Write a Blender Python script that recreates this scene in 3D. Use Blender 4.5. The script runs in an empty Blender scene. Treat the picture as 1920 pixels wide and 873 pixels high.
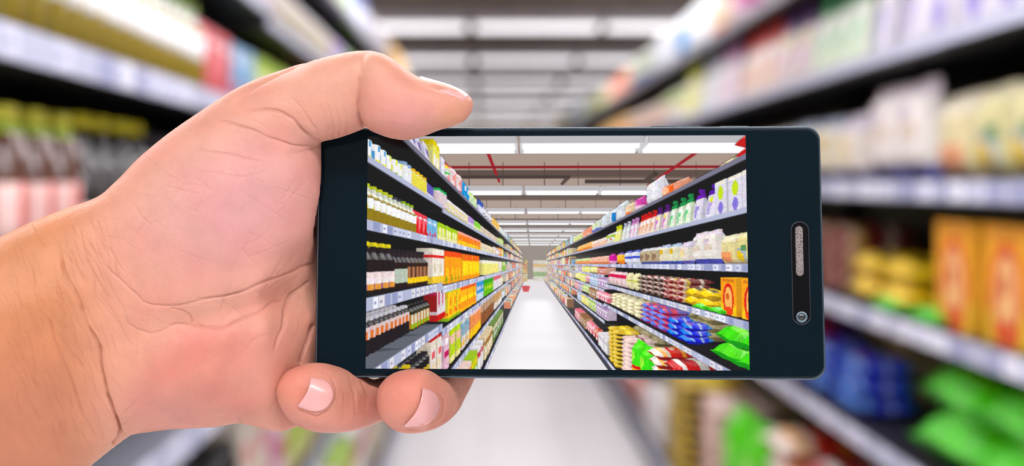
import bpy, math, random
import numpy as np

# ------------------------------------------------------------------ camera, world, lights, exposure
SC = bpy.context.scene
COL = SC.collection
HC = 1.45                      # height of the lens above the floor
FPX = 1950.0                   # focal length in pixels of the 1920 px wide frame
VPX, VPY = 908.0, 341.0        # where the aisle runs to in the photograph
DPH = 0.298                    # distance of the phone
PXU = DPH / FPX                # metres per pixel at the phone

cam_data = bpy.data.cameras.new('camera')
cam = bpy.data.objects.new('camera', cam_data)
COL.objects.link(cam)
cam.location = (0, 0, HC)
cam.rotation_euler = (math.pi / 2, 0, 0)
cam_data.sensor_width = 36.0
cam_data.lens = 36.0 * FPX / 1920.0
cam_data.shift_x = (960.0 - VPX) / 1920.0
cam_data.shift_y = -(436.5 - VPY) / 1920.0
cam_data.clip_start = 0.02
cam_data.clip_end = 200
cam_data.dof.use_dof = True
cam_data.dof.focus_distance = 0.294
cam_data.dof.aperture_fstop = 5.8
SC.camera = cam

world = bpy.data.worlds.new('store_light')
SC.world = world
world.use_nodes = True
bg = world.node_tree.nodes['Background']
bg.inputs['Color'].default_value = (0.93, 0.94, 1.0, 1)
bg.inputs['Strength'].default_value = 0.95
_nt = world.node_tree           # the rest of the store: lamps and pale ceiling above, shaded floor below
_tc = _nt.nodes.new('ShaderNodeTexCoord'); _sp = _nt.nodes.new('ShaderNodeSeparateXYZ'); _rp = _nt.nodes.new('ShaderNodeValToRGB')
_mr = _nt.nodes.new('ShaderNodeMapRange'); _mr.inputs['From Min'].default_value = -1; _mr.inputs['From Max'].default_value = 1
_rp.color_ramp.elements[0].position = .25; _rp.color_ramp.elements[0].color = (.26, .23, .24, 1)
_rp.color_ramp.elements[1].position = .75; _rp.color_ramp.elements[1].color = (1.15, 1.13, 1.18, 1)
_nt.links.new(_tc.outputs['Generated'], _sp.inputs[0]); _nt.links.new(_sp.outputs['Z'], _mr.inputs['Value'])
_nt.links.new(_mr.outputs['Result'], _rp.inputs['Fac']); _nt.links.new(_rp.outputs['Color'], bg.inputs['Color'])
LAMP_GLOW = 1.5                # what the ceiling tubes give off

NEAR_ROW_W, FAR_ROW_W = 150.0, 12.0   # area light added per tube row: boosted out of view, weak down the aisle

SC.view_settings.view_transform = 'Standard'
SC.view_settings.look = 'None'
SC.view_settings.gamma = 1
SC.view_settings.use_curve_mapping = False
SC.view_settings.exposure = 0.0
SC.cycles.use_denoising = True
SC.cycles.max_bounces = 6
SC.cycles.caustics_reflective = False
SC.cycles.caustics_refractive = False

RND = random.Random(7)

# ------------------------------------------------------------------ colours and materials
def lin(c):
    return c / 12.92 if c <= 0.04045 else ((c + 0.055) / 1.055) ** 2.4
def rgb(r, g, b):
    return (lin(r / 255.0), lin(g / 255.0), lin(b / 255.0))
def hexc(s):
    return rgb(int(s[0:2], 16), int(s[2:4], 16), int(s[4:6], 16))
def principled(name, color=(0.5, 0.5, 0.5), rough=0.5, metal=0.0, spec=0.5, coat=0.0, emit=None, estr=0.0):
    m = bpy.data.materials.new(name); m.use_nodes = True
    b = m.node_tree.nodes['Principled BSDF']
    b.inputs['Base Color'].default_value = (*color, 1)
    b.inputs['Roughness'].default_value = rough
    b.inputs['Metallic'].default_value = metal
    b.inputs['Specular IOR Level'].default_value = spec
    b.inputs['Coat Weight'].default_value = coat
    if emit:
        b.inputs['Emission Color'].default_value = (*emit, 1)
        b.inputs['Emission Strength'].default_value = estr
    return m
def printed(name, rough, spec=0.5, coat=0.0, bump=0.0):
    m = principled(name, rough=rough, spec=spec, coat=coat)
    nt = m.node_tree; b = nt.nodes['Principled BSDF']
    a = nt.nodes.new('ShaderNodeAttribute'); a.attribute_name = 'print'
    nt.links.new(a.outputs['Color'], b.inputs['Base Color'])
    if bump:
        n = nt.nodes.new('ShaderNodeTexNoise'); n.inputs['Scale'].default_value = 30
        bp = nt.nodes.new('ShaderNodeBump'); bp.inputs['Strength'].default_value = bump
        bp.inputs['Distance'].default_value = 0.01
        nt.links.new(n.outputs['Fac'], bp.inputs['Height'])
        nt.links.new(bp.outputs['Normal'], b.inputs['Normal'])
    return m
MAT_CARD = printed('printed_card', 0.5)
MAT_FILM = printed('printed_plastic_film', 0.28, bump=0.5)
MAT_GLASS = printed('filled_bottle_glass', 0.12, coat=0.5)
MAT_METAL = printed('painted_steel', 0.4)
MAT_TUBE = principled('glowing_tube', (0.9, 0.9, 0.9), emit=(1.0, 0.96, 1.0), estr=LAMP_GLOW)

# ------------------------------------------------------------------ mesh collecting
RASTER = {}                    # mesh name -> arrays, read again for the picture on the phone
class MB:
    def __init__(s): s.v = []; s.f = []; s.c = []
    def quad(s, a, b, c, d, col):
        n = len(s.v); s.v += [a, b, c, d]; s.f.append((n, n + 1, n + 2, n + 3)); s.c.append(col)
    def box(s, x0, x1, y0, y1, z0, z1, col, top=None, xp=None, xm=None, under=None):
        n = len(s.v)
        s.v += [(x0, y0, z0), (x1, y0, z0), (x1, y1, z0), (x0, y1, z0), (x0, y0, z1), (x1, y0, z1), (x1, y1, z1), (x0, y1, z1)]
        s.f += [(n, n + 3, n + 2, n + 1), (n + 4, n + 5, n + 6, n + 7), (n, n + 1, n + 5, n + 4), (n + 1, n + 2, n + 6, n + 5), (n + 2, n + 3, n + 7, n + 6), (n + 3, n, n + 4, n + 7)]
        s.c += [under or col, top or col, col, xp or col, col, xm or col]
    def grid(s, P, nu, nv, colf):          # P(u, v) -> point, shared vertices
        n = len(s.v)
        for j in range(nv + 1):
            for i in range(nu + 1): s.v.append(P(i / nu, j / nv))
        for j in range(nv):
            for i in range(nu):
                a = n + j * (nu + 1) + i
                s.f.append((a, a + 1, a + nu + 2, a + nu + 1)); s.c.append(colf((i + .5) / nu, (j + .5) / nv))
    def lathe(s, prof, colf, n=14, cx=0, cy=0):   # prof: (r, z); colf(angle 0..1, ring index)
        b = len(s.v)
        for r, z in prof:
            for k in range(n):
                a = 2 * math.pi * k / n; s.v.append((cx + r * math.cos(a), cy + r * math.sin(a), z))
        for i in range(len(prof) - 1):
            for k in range(n):
                k2 = (k + 1) % n
                s.f.append((b + i * n + k, b + i * n + k2, b + (i + 1) * n + k2, b + (i + 1) * n + k)); s.c.append(colf((k + .5) / n, i))
        m = len(prof) - 1
        s.f.append(tuple(b + k for k in reversed(range(n)))); s.c.append(colf(0, 0))
        s.f.append(tuple(b + m * n + k for k in range(n))); s.c.append(colf(0, m - 1))
    def tube(s, p, q, r, col, n=8):
        p = np.array(p, float); q = np.array(q, float); d = q - p; d /= np.linalg.norm(d)
        a = np.cross(d, [0, 0, 1.0]);
        if np.linalg.norm(a) < 1e-3: a = np.cross(d, [1.0, 0, 0])
        a /= np.linalg.norm(a); c = np.cross(d, a); b = len(s.v)
        for e in (p, q):
            for k in range(n):
                t = 2 * math.pi * k / n; s.v.append(tuple(e + r * (math.cos(t) * a + math.sin(t) * c)))
        for k in range(n):
            k2 = (k + 1) % n; s.f.append((b + k, b + k2, b + n + k2, b + n + k)); s.c.append(col)
        s.f.append(tuple(b + k for k in reversed(range(n)))); s.c.append(col)
        s.f.append(tuple(b + n + k for k in range(n))); s.c.append(col)
    def mesh(s, name, mat, smooth=False, glow=False, attr=True):
        me = bpy.data.meshes.new(name); me.from_pydata(s.v, [], s.f)
        if attr:
            ca = me.attributes.new('print', 'FLOAT_COLOR', 'CORNER')
            buf = np.ones((sum(len(f) for f in s.f), 4), np.float32); k = 0
            for f, c in zip(s.f, s.c): buf[k:k + len(f), :3] = c; k += len(f)
            ca.data.foreach_set('color', buf.ravel())
        me.materials.append(mat)
        if smooth: me.polygons.foreach_set('use_smooth', [True] * len(me.polygons))
        me.update()
        tri = []; tc = []
        for f, c in zip(s.f, s.c):
            for k in range(1, len(f) - 1): tri.append((f[0], f[k], f[k + 1])); tc.append(c)
        RASTER[me.name] = (np.array(s.v, np.float32), np.array(tri, np.int32), np.array(tc, np.float32), glow, smooth)
        return me
def link(name, data, parent=None, loc=(0, 0, 0), rz=0.0, **props):
    o = bpy.data.objects.new(name, data); COL.objects.link(o)
    if parent: o.parent = parent
    o.location = loc; o.rotation_euler = (0, 0, rz)
    for k, v in props.items(): o[k] = v
    return o
def tag(o, label=None, category=None, group=None, kind=None):
    for k, v in (('label', label), ('category', category), ('group', group), ('kind', kind)):
        if v: o[k] = v
    return o
# ------------------------------------------------------------------ the store: floor, ceiling, far wall
ZC = HC + 2.25
def noise_mat(name, c0, c1, scale, rough, bump=0.0, tile=None, spec=0.5):
    m = principled(name, c0, rough, spec=spec); nt = m.node_tree; b = nt.nodes['Principled BSDF']
    tc = nt.nodes.new('ShaderNodeTexCoord')
    n = nt.nodes.new('ShaderNodeTexNoise'); n.inputs['Scale'].default_value = scale; n.inputs['Detail'].default_value = 4
    mx = nt.nodes.new('ShaderNodeMix'); mx.data_type = 'RGBA'
    mx.inputs[6].default_value = (*c0, 1); mx.inputs[7].default_value = (*c1, 1)
    nt.links.new(tc.outputs['Object'], n.inputs['Vector']); nt.links.new(n.outputs['Fac'], mx.inputs[0])
    out = mx.outputs[2]
    if tile:
        br = nt.nodes.new('ShaderNodeTexBrick'); br.offset = 0
        br.inputs['Scale'].default_value = 1; br.inputs['Brick Width'].default_value = tile; br.inputs['Row Height'].default_value = tile
        br.inputs['Mortar Size'].default_value = 0.004
        br.inputs['Color1'].default_value = (1, 1, 1, 1); br.inputs['Color2'].default_value = (.96, .96, .96, 1); br.inputs['Mortar'].default_value = (.7, .7, .7, 1)
        nt.links.new(tc.outputs['Object'], br.inputs['Vector'])
        mu = nt.nodes.new('ShaderNodeMix'); mu.data_type = 'RGBA'; mu.blend_type = 'MULTIPLY'; mu.inputs[0].default_value = 1
        nt.links.new(out, mu.inputs[6]); nt.links.new(br.outputs['Color'], mu.inputs[7]); out = mu.outputs[2]
    nt.links.new(out, b.inputs['Base Color'])
    return m
def strips(name, x0, x1, y0, y1, z, thick, col, mat, label=None):
    b = MB(); y = y0
    while y < y1 - 1e-6:
        e = min(y + 1.0, y1); b.box(x0, x1, y, e, z - thick, z, col); y = e
    return link(name, b.mesh(name, mat), kind='structure')
MAT_FLOOR = noise_mat('pale_floor_tile', rgb(250, 248, 250), rgb(243, 240, 243), 3, 0.2, tile=0.45)
MAT_CEIL = noise_mat('ceiling_board', rgb(172, 158, 148), rgb(150, 134, 122), 2, 0.8)
strips('floor', -4.2, 4.6, -4, 34, 0.0, 0.1, rgb(226, 223, 226), MAT_FLOOR)
strips('ceiling', -4.2, 4.6, -2, 34, ZC + 0.1, 0.1, rgb(158, 142, 132), MAT_CEIL)
w = MB()
w.box(-4.2, 4.6, 34, 34.1, 0, ZC, rgb(205, 190, 150))
link('wall_back', w.mesh('wall_back', noise_mat('cream_wall', rgb(222, 205, 160), rgb(205, 186, 140), 2, 0.7)), kind='structure')

# ceiling beams, pipes, conduits
def ceiling_thing(name, build, label, cat, group=None, mat=MAT_METAL):
    b = MB(); build(b); o = link(name, b.mesh(name, mat)); return tag(o, label, cat, group)
RED = rgb(150, 40, 48); DARK = rgb(74, 60, 56)
ceiling_thing('sprinkler_pipe', lambda b: b.tube((-4.1, 6.77, HC + 1.9), (4.5, 6.77, HC + 1.9), .028, RED), 'red sprinkler pipe running across the aisle under the ceiling', 'pipe')
ceiling_thing('sprinkler_pipe', lambda b: b.tube((2.26, 4.0, HC + 1.9), (2.26, 9.3, HC + 1.9), .025, RED), 'red pipe running lengthwise high above the right shelves', 'pipe')
ceiling_thing('sprinkler_pipe', lambda b: b.tube((-.61, 4.9, HC + 1.93), (-.61, 8.1, HC + 1.93), .025, RED), 'short red pipe running lengthwise near the left shelves', 'pipe')
ceiling_thing('conduit', lambda b: (b.tube((-3.5, 6.95, HC + 1.75), (.6, 6.95, HC + 1.75), .035, DARK), b.tube((.6, 6.95, HC + 1.75), (.6, 8.4, HC + 1.95), .035, DARK)), 'dark elbowed conduit hanging under the ceiling beside the red pipe', 'conduit')
ceiling_thing('conduit', lambda b: (b.tube((.9, 7.2, HC + 1.72), (2.6, 7.2, HC + 1.72), .04, DARK), b.tube((1.9, 6.6, HC + 1.72), (1.9, 7.2, HC + 1.72), .04, DARK)), 'dark branching conduit above the right half of the aisle', 'conduit')
for k in range(9):
    y = 5.35 + k * 2.92
    b = MB(); b.box(-4.1, 4.5, y, y + .16, ZC - .16, ZC + .02, rgb(96, 78, 70))
    link('trim_%d' % (k + 1), b.mesh('ceiling_beam', MAT_METAL), kind='structure')

# rows of tube lamps
LZ = HC + 1.60
def lamp_meshes():
    h = MB(); h.box(-.64, .64, -.2, .2, .02, .08, rgb(225, 222, 225))
    h.box(-.64, .64, -.215, -.2, -.03, .08, rgb(215, 212, 216)); h.box(-.64, .64, .2, .215, -.03, .08, rgb(215, 212, 216))
    h.box(-.655, -.64, -.215, .215, -.03, .08, rgb(200, 198, 202)); h.box(.64, .655, -.215, .215, -.03, .08, rgb(200, 198, 202))
    r = MB(); r.tube((0, 0, .08), (0, 0, ZC - LZ), .006, DARK)
    t = MB(); t.tube((-.62, 0, -.01), (.62, 0, -.01), .05, (3, 3, 3), 10)
    return h.mesh('lamp_housing', MAT_METAL), r.mesh('hanging_rod', MAT_METAL), t.mesh('fluorescent_tube', MAT_TUBE, True, True)
lh, lr, lt = lamp_meshes()
ORD = ['first', 'second', 'third', 'fourth', 'fifth', 'sixth', 'seventh', 'eighth', 'ninth', 'tenth', 'eleventh', 'twelfth', 'thirteenth', 'fourteenth', 'fifteenth', 'sixteenth', 'seventeenth', 'eighteenth', 'nineteenth', 'twentieth']
rows = [1.78 - 2.92, 1.78] + [4.7 + 2.92 * k for k in range(9)]
for ri, y in enumerate(rows):
    for ci in range(-2, 3):
        x = .53 + ci * 1.34
        nm = {-2: 'far left', -1: 'left of the middle', 0: 'over the aisle', 1: 'right of the middle', 2: 'far right'}[ci]
        e = link('tube_lamp', None, None, (x, y, LZ))
        tag(e, 'white tube lamp %s in the %s lamp row down the aisle' % (nm, ORD[ri]), 'ceiling lamp', 'rows of white ceiling lamps')
        link('lamp_housing', lh, e); link('hanging_rod', lr, e, (-.3, 0, 0)); link('hanging_rod', lr, e, (.3, 0, 0))
        for dy in (-.1, .1): link('fluorescent_tube', lt, e, (0, dy, 0))
    if ri < 9:
        ld = bpy.data.lights.new('tube_row_fill', 'AREA'); ld.shape = 'RECTANGLE'; ld.size = 6.4; ld.size_y = .36; ld.energy = NEAR_ROW_W if ri < 4 else FAR_ROW_W  # added fill under the tubes, stronger at the near rows to brighten the shop
        ld.color = (1, .97, 1)
        lo = bpy.data.objects.new('tube_row_fill', ld); COL.objects.link(lo); lo.location = (.53, y, LZ - .07)

# ------------------------------------------------------------------ shelving
XL, XR = -.58, .935
LV = {'L': [.715, .47, .19, -.15, -.475, -.88, -1.30], 'R': [.594, .304, 0.0, -.308, -.617, -1.28]}
LVF = {'L': [.715, .44, .19, -.178, -.52, -.93, -1.31], 'R': [.594, .304, 0.0, -.17, -.40, -.65, -.90, -1.28]}
BLACK = rgb(24, 22, 24); BOARD = rgb(40, 38, 42); RAILC = rgb(178, 182, 204)
SH_D = .48
def board(depth, length, seed, rail_h=.034, tone=RAILC, top=None):
    r = random.Random(seed)
    s = MB(); n = max(1, int(length / .4))
    for k in range(n):
        s.box(-depth, 0, k * length / n, (k + 1) * length / n, -.03, 0, BOARD, top=top or BOARD, under=BLACK)
    p = MB(); y = 0
    p.box(0, .006, 0, length, -rail_h, .003, rgb(120, 122, 138), xp=tone)
    while y < length - .07:
        w = r.uniform(.045, .07)
        if rail_h > .03 and r.random() < .75:
            c = r.choice([rgb(235, 236, 246), rgb(205, 208, 228), rgb(222, 224, 240), rgb(150, 156, 190)])
            p.box(.006, .0075, y + .004, y + w, -rail_h + .003, 0, c)
            p.box(.0075, .008, y + .012, y + w * .62, -rail_h * .6, -rail_h * .35, rgb(150, 152, 180))
        y += w + r.choice([.004, .01, .03])
    return s.mesh('shelf_board', MAT_METAL), p.mesh('price_rail', MAT_METAL)
def bay(side, y0, y1, levels, label, seed):
    L = y1 - y0; ml = 1 if side == 'L' else -1
    xe = XL if side == 'L' else XR
    e = link('shelving_unit', None, None, (xe, y0 if side == 'L' else y1, 0), 0 if side == 'L' else math.pi)
    tag(e, label, 'shelving', 'supermarket shelving along the %s of the aisle' % ('left' if side == 'L' else 'right'))
    key = (side, tuple(levels), round(L, 3), seed % 3)
    if key not in BAYS:
        b = MB(); n = max(1, int(L / .5))
        for k in range(n): b.box(-SH_D - .03, -SH_D, k * L / n, (k + 1) * L / n, 0, HC + levels[0] + .02, BLACK)
        out = [('back_panel', b.mesh('back_panel', MAT_METAL), 0, None)]
        for yy in (.012, L - .012):
            u = MB(); u.box(-SH_D, -SH_D + .05, yy - .012, yy + .012, 0, HC + levels[0] + .02, rgb(46, 42, 44)); out.append(('upright', u.mesh('upright', MAT_METAL), 0, None))
        base_x = .095 if side == 'L' else .112
        kk = MB(); kk.box(-SH_D, base_x - .02, 0, L, 0.0, HC + levels[-1] - .03, rgb(66, 64, 72)); out.append(('kick_plate', kk.mesh('kick_plate', MAT_METAL), 0, None))
        for i, dz in enumerate(levels):
            bx = base_x if i == len(levels) - 1 else (.0 if not (side == 'L' and i == len(levels) - 2) else .0)
            sm, rm = board(SH_D + bx, L, seed * 31 + i, rail_h=((.042 if i == 2 else .055) if side == 'L' and i > 1 else .04 if side == 'R' and i > 1 else .026), tone=(rgb(120, 118, 134) if i == 0 else RAILC), top=rgb(120, 124, 134) if (side == 'L' and i == 4 and y0 < 2.7) else None)
            out.append(('shelf_board', sm, (bx, HC + dz), rm))
        BAYS[key] = out
    for nm, me, pos, rm in BAYS[key]:
        o = link(nm, me, e, (pos[0], 0, pos[1]) if pos else (0, 0, 0))
        if rm: link('price_rail', rm, o)
    return e
BAYS = {}
lb = ['nearest', 'second', 'third', 'fourth', 'fifth', 'sixth', 'seventh', 'eighth', 'ninth', 'tenth', 'eleventh', 'twelfth', 'thirteenth', 'fourteenth', 'fifteenth', 'sixteenth', 'seventeenth', 'eighteenth', 'nineteenth']
for i in range(17):
    y0 = 1.16 + 1.61 * i
    bay('L', y0, y0 + 1.61, LV['L'] if i == 0 else LVF['L'], 'black steel shelving bay on the left of the aisle, %s bay counted from the front' % lb[i], i)
    y0 = .73 + 1.61 * i
    bay('R', y0, y0 + 1.61, LV['R'] if i < 3 else LVF['R'], 'black steel shelving bay on the right of the aisle, %s bay counted from the front' % lb[i], i + 40)
# ------------------------------------------------------------------ goods
W_ = rgb(240, 238, 240); CREAM = rgb(238, 226, 196); GREY = rgb(150, 148, 156)
def art(base, bands=(), blobs=(), lines=(), edge=None):
    """print of a pack: bands (v0, v1, colour), blobs (u, v, ru, rv, colour), text lines (u0, u1, v, colour)"""
    def f(u, v):
        c = base
        for a, b, k in bands:
            if a <= v < b: c = k
        for cu, cv, ru, rv, k in blobs:
            if ((u - cu) / ru) ** 2 + ((v - cv) / rv) ** 2 < 1: c = k
        for a, b, h, k in lines:
            if a < u < b and abs(v - h) < .035: c = k
        if edge and (u < .1 or u > .9): c = edge
        return c
    return f
JR = random.Random(21)
def speck(f, a=.84, b=1.08):
    """small print too fine to read: every patch of the print a little lighter or darker"""
    def g(u, v):
        k = JR.uniform(a, b); c = f(u, v); return (min(1, c[0] * k), min(1, c[1] * k), min(1, c[2] * k))
    return g
def g_box(w, d, h, f, side, top=None, fine=1):
    b = MB(); nu, nv = 10, 12; f = speck(f)
    nu *= fine; nv *= fine
    b.box(-d, 0, -w / 2, w / 2, 0, h, side, top=top or side)
    b.grid(lambda u, v: (.0006, (u - .5) * w, v * h), nu, nv, f)
    b.grid(lambda u, v: (-d + u * d, -w / 2 - .0006, v * h), 4, nv, lambda u, v: f(.5 + u * .1, v) if v > .7 or v < .25 else side)
    return b.mesh('carton', MAT_CARD), None
def g_bag(w, d, h, f, back=None, puff=1.0):
    b = MB(); nu, nv = 10, 12; f = speck(f); back = back or f
    def th(u, v):
        a = max(0, 1 - abs(2 * u - 1) ** 2.2); c = max(0, min(1, (min(v, 1 - v) - .04) / .22))
        return d * .5 * puff * a ** .7 * math.sin(c * math.pi / 2) ** .8 + .0015
    def wav(u, v): return .012 * h * math.sin(7 * u + 3) * (v > .93)
    P = lambda s: (lambda u, v: (-d / 2 + s * th(u, v), (u - .5) * w * (1 - .06 * math.sin(v * math.pi)), v * h + wav(u, v)))
    b.grid(P(1), nu, nv, f)
    b.grid(lambda u, v: P(-1)(1 - u, v), nu, nv, lambda u, v: back(1 - u, v))
    for k in range(2):
        s0 = k
        b.grid(lambda u, v: (P(1)(s0, v) if u < .5 else P(-1)(s0, v)), 1, nv, lambda u, v: f(s0, v))
    return b.mesh('filled_bag', MAT_FILM, True), None
def g_pouch(w, d, h, f, cap=None):
    b = MB(); nu, nv = 8, 12; f = speck(f)
    def th(u, v): return (d * .5 * (1 - v ** 1.6) + .002) * (1 - .35 * abs(2 * u - 1) ** 2)
    P = lambda s: (lambda u, v: (-d / 2 + s * th(u, v), (u - .5) * w * (1 - .1 * v * v), v * h))
    b.grid(P(1), nu, nv, f); b.grid(lambda u, v: P(-1)(1 - u, v), nu, nv, f)
    for s0 in (0, 1): b.grid(lambda u, v: (P(1)(s0, v) if u < .5 else P(-1)(s0, v)), 1, nv, lambda u, v: f(s0, v))
    cm = None
    if cap:
        c = MB(); c.lathe([(.010, h), (.010, h + .006), (.017, h + .008), (.017, h + .03), (.012, h + .034)], lambda a, i: cap, 10, -d / 2, w * .1); cm = c.mesh('spout_cap', MAT_FILM)
    return b.mesh('stand_up_pouch', MAT_FILM, True), cm
def g_flat(w, d, h, f, back=None):
    """bag lying down, its front end to the aisle"""
    b = MB(); nu, nv = 10, 10; f = speck(f)
    def hh(u, v):
        a = max(0, 1 - abs(2 * u - 1) ** 4); c = max(0, min(1, (min(v, 1 - v) - .02) / .16))
        return h * .5 * a ** .6 * math.sin(c * math.pi / 2) ** .7 + .0012
    P = lambda s: (lambda u, v: (-d * (1 - v), (u - .5) * w, h * .5 + s * hh(u, v) + .006 * math.sin(9 * u + 5 * v)))
    b.grid(P(1), nu, nv, f); bk = back or f
    if not callable(bk): kc = bk; bk = lambda u, v: kc
    b.grid(lambda u, v: P(-1)(1 - u, v), nu, nv, bk)
    for s0 in (0, 1):
        b.grid(lambda u, v: (P(-1)(u, s0) if v < .5 else P(1)(u, s0)), nu, 1, lambda u, v: f(u, s0))
        b.grid(lambda u, v: (P(-1)(s0, u) if v < .5 else P(1)(s0, u)), nv, 1, lambda u, v: f(s0, u))
    return b.mesh('lying_bag', MAT_FILM, True), None
def g_lathe(prof, rings, name='bottle_body', mat=None, n=14):
    b = MB(); b.lathe(prof, lambda a, i: rings(a, i), n)
    return b.mesh(name, mat or MAT_GLASS, True)
def g_bottle(r, h, glass, liquid, label, cap, lab=(.2, .58), neck=.32, art_f=None):
    sh = h * (.66 if neck < .5 else .8)
    prof = [(r * .85, 0), (r, .006), (r, sh * .5), (r, sh), (r * .8, sh + h * .05), (r * neck, sh + h * .14), (r * neck * .92, h * .93)]
    fill = lambda a, i: liquid if i < 4 else glass
    body = g_lathe(prof, fill)
    lm = MB(); nseg = 14; rr = r * 1.012
    lm.lathe([(rr, h * lab[0]), (rr, h * (lab[0] + (lab[1] - lab[0]) * .33)), (rr, h * (lab[0] + (lab[1] - lab[0]) * .66)), (rr, h * lab[1])],
             lambda a, i: (art_f(a, i) if art_f else label), nseg)
    cm = MB(); cm.lathe([(r * neck * 1.15, h * .92), (r * neck * 1.2, h * .93), (r * neck * 1.2, h * .995), (r * neck, h)], lambda a, i: cap, 12)
    return body, (('bottle_cap', cm.mesh('bottle_cap', MAT_FILM)), ('paper_label', lm.mesh('paper_label', MAT_CARD, True)))
def g_jar(r, h, body, label, cap, taper=1.0):
    prof = [(r * .9, 0), (r * taper, .004), (r, h * .4), (r, h * .8), (r * .86, h * .86)]
    bm_ = g_lathe(prof, lambda a, i: label if i in (1, 2) else body, 'jar_body', MAT_FILM)
    cm = MB(); cm.lathe([(r * .9, h * .85), (r * .93, h * .86), (r * .93, h * .99), (r * .85, h)], lambda a, i: cap, 12)
    return bm_, (('jar_lid', cm.mesh('jar_lid', MAT_FILM)),)

FX, FY, SXV, SYV = FPX / 2.425, FPX / 2.99, 998.0, 497.5
SIDE = {'L': (1, XL), 'R': (-1, XR)}
LEVELNAME = {'L': ['top left shelf', 'second left shelf', 'third left shelf', 'fourth left shelf', 'fifth left shelf', 'sixth left shelf', 'lowest left shelf'],
             'R': ['top right shelf', 'second right shelf', 'third right shelf', 'fourth right shelf', 'fifth right shelf', 'sixth right shelf', 'seventh right shelf', 'lowest right shelf']}
NPUT = 0
USED = {}
def put(side, z, name, meshes, x, y, label, cat, group, rz=0.0, tilt=0.0, dz=0.0, sub=True):
    global NPUT
    NPUT += 1
    sgn, xe = SIDE[side]
    me, extra = meshes
    o = link(name, me, None, (x, y, z + dz + .0008), (0 if sgn > 0 else math.pi) + rz)
    o.rotation_euler[0] = tilt
    k = USED.get(label, 0); USED[label] = k + 1
    if k: label = label + ', %s of them' % (ORD[k] if k < 20 else 'last')
    tag(o, label, cat, group)
    if extra and sub:
        for nm, m2 in (extra if isinstance(extra, tuple) else (('spout_cap', extra),)): link(nm, m2, o)
    return o
def run(side, lev, s0, s1, name, meshes, w, desc, cat, inset=.02, levels=None, rows=1, stack=1, hstep=.05, jit=.01, depth=.1, zoff=0.0, gap=1.04, ymax=10.15, srz=.03, tilt=0.0, sub=True):
    """a run of one product along a shelf, given by where it stands along the aisle"""
    sgn, xe = SIDE[side]
    lv = levels or LV[side]
    z = HC + lv[lev] + zoff
    x0 = xe - sgn * inset
    if lev == len(lv) - 1: x0 = x0 + sgn * (.095 if side == 'L' else .112)
    ya = FX * abs(x0) / abs(s0 - SXV); yb = min(ymax, FX * abs(x0) / max(1, abs(s1 - SXV)))
    if yb < ya: ya, yb = yb, ya
    n = max(1, int((yb - ya) / (w * gap) + .35)); st = (yb - ya) / n
    shelf = LEVELNAME[side][lev if lv is LV[side] or side == 'L' else lev]
    if lev == len(lv) - 1: shelf = LEVELNAME[side][-1]
    g = '%s on the %s' % (desc, shelf)
    rs = random.Random(lev * 1000 + int(s0) * 7 + ord(side))
    for i in range(n):
        for rr in range(rows):
            for k in range(stack):
                lab = '%s, %s on %s' % (desc, ORD[min(i, 19)], shelf)
                if stack > 1: lab += ', ' + (['bottom', 'second up', 'third up', 'fourth up', 'fifth up', 'sixth up', 'seventh up', 'eighth up', 'ninth up'][k] if k < stack - 1 else 'topmost')
                if rr: lab += ', behind'
                put(side, z, name, meshes, x0 - sgn * (rr * depth + rs.uniform(0, jit)), ya + (i + .5) * st + rs.uniform(-1, 1) * jit * .3, lab, cat, g,
                    rz=rs.uniform(-srz, srz), dz=k * hstep, sub=sub)
# ------------------------------------------------------------------ what stands on the shelves
def C(s): return hexc(s)
near_L, near_R, far_L, far_R = LV['L'], LV['R'], LVF['L'], LVF['R']

# left, third shelf: golden oil in clear bottles, red / blue / lime / orange cartons
def oil(cap, k):
    return g_bottle(.030, .185, C('cfd2c4'), C('8c7818'), W_, C(cap), (.36, .62), .42, lambda a, i: (C('e8e4c8') if i == 1 and (a * 4) % 1 < .5 else C('f2f2f4')) if not (i == 0 and (a * 4) % 1 < .4) else C('d8c860'))
for s0, s1, cap, nm in ((614, 736, 'b8c02a', 'lime green'), (736, 752, '3c4048', 'dark'), (752, 775, '8cab3a', 'leaf green')):
    run('L', 2, s0, s1, 'oil_bottle', oil(cap, nm), .066, 'oil bottle with %s cap and white label' % nm, 'bottle', inset=.045, jit=.004)
red = art(C('d8323c'), [(.55, 1, C('e05a62'))], [(.3, .45, .22, .3, C('e88a90')), (.6, .25, .3, .15, C('c81e2a'))], [(.2, .8, .8, W_)])
run('L', 2, 776, 804, 'food_carton', g_box(.095, .05, .155, red, C('e2666e'), C('b83a44')), .097, 'red upright carton with pale side', 'carton', inset=.03)
blu = art(C('7fb2dc'), [(.7, 1, C('93c0e4'))], [(.5, .25, .25, .14, C('d02a4a'))], [(.2, .8, .8, W_)])
run('L', 2, 805, 822, 'food_carton', g_box(.10, .06, .15, blu, C('8dbde0')), .11, 'light blue carton with red spot', 'carton', inset=.03)
lime = art(C('c9d832'), [(.0, .3, C('e8e6b0')), (.75, 1, C('a4c81e'))], [(.4, .55, .25, .2, C('f0f0d0'))])
run('L', 2, 824, 860, 'food_carton', g_box(.12, .07, .15, lime, C('dfe6a0'), C('9fc832')), .125, 'lime green and cream carton', 'carton', inset=.03)
ora = art(C('f0c020'), [(.45, .85, C('ee8a4c')), (.85, 1, C('f4b0a0'))], [(.5, .25, .3, .12, C('f6d840'))])
run('L', 2, 862, 903, 'food_carton', g_box(.14, .08, .155, ora, C('f0a070')), .15, 'orange over yellow carton', 'carton', inset=.03)
crm = art(C('ebe2ce'), [(.7, 1, C('dcd2b4'))], [(.5, .4, .25, .2, C('c8b890'))])
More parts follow.
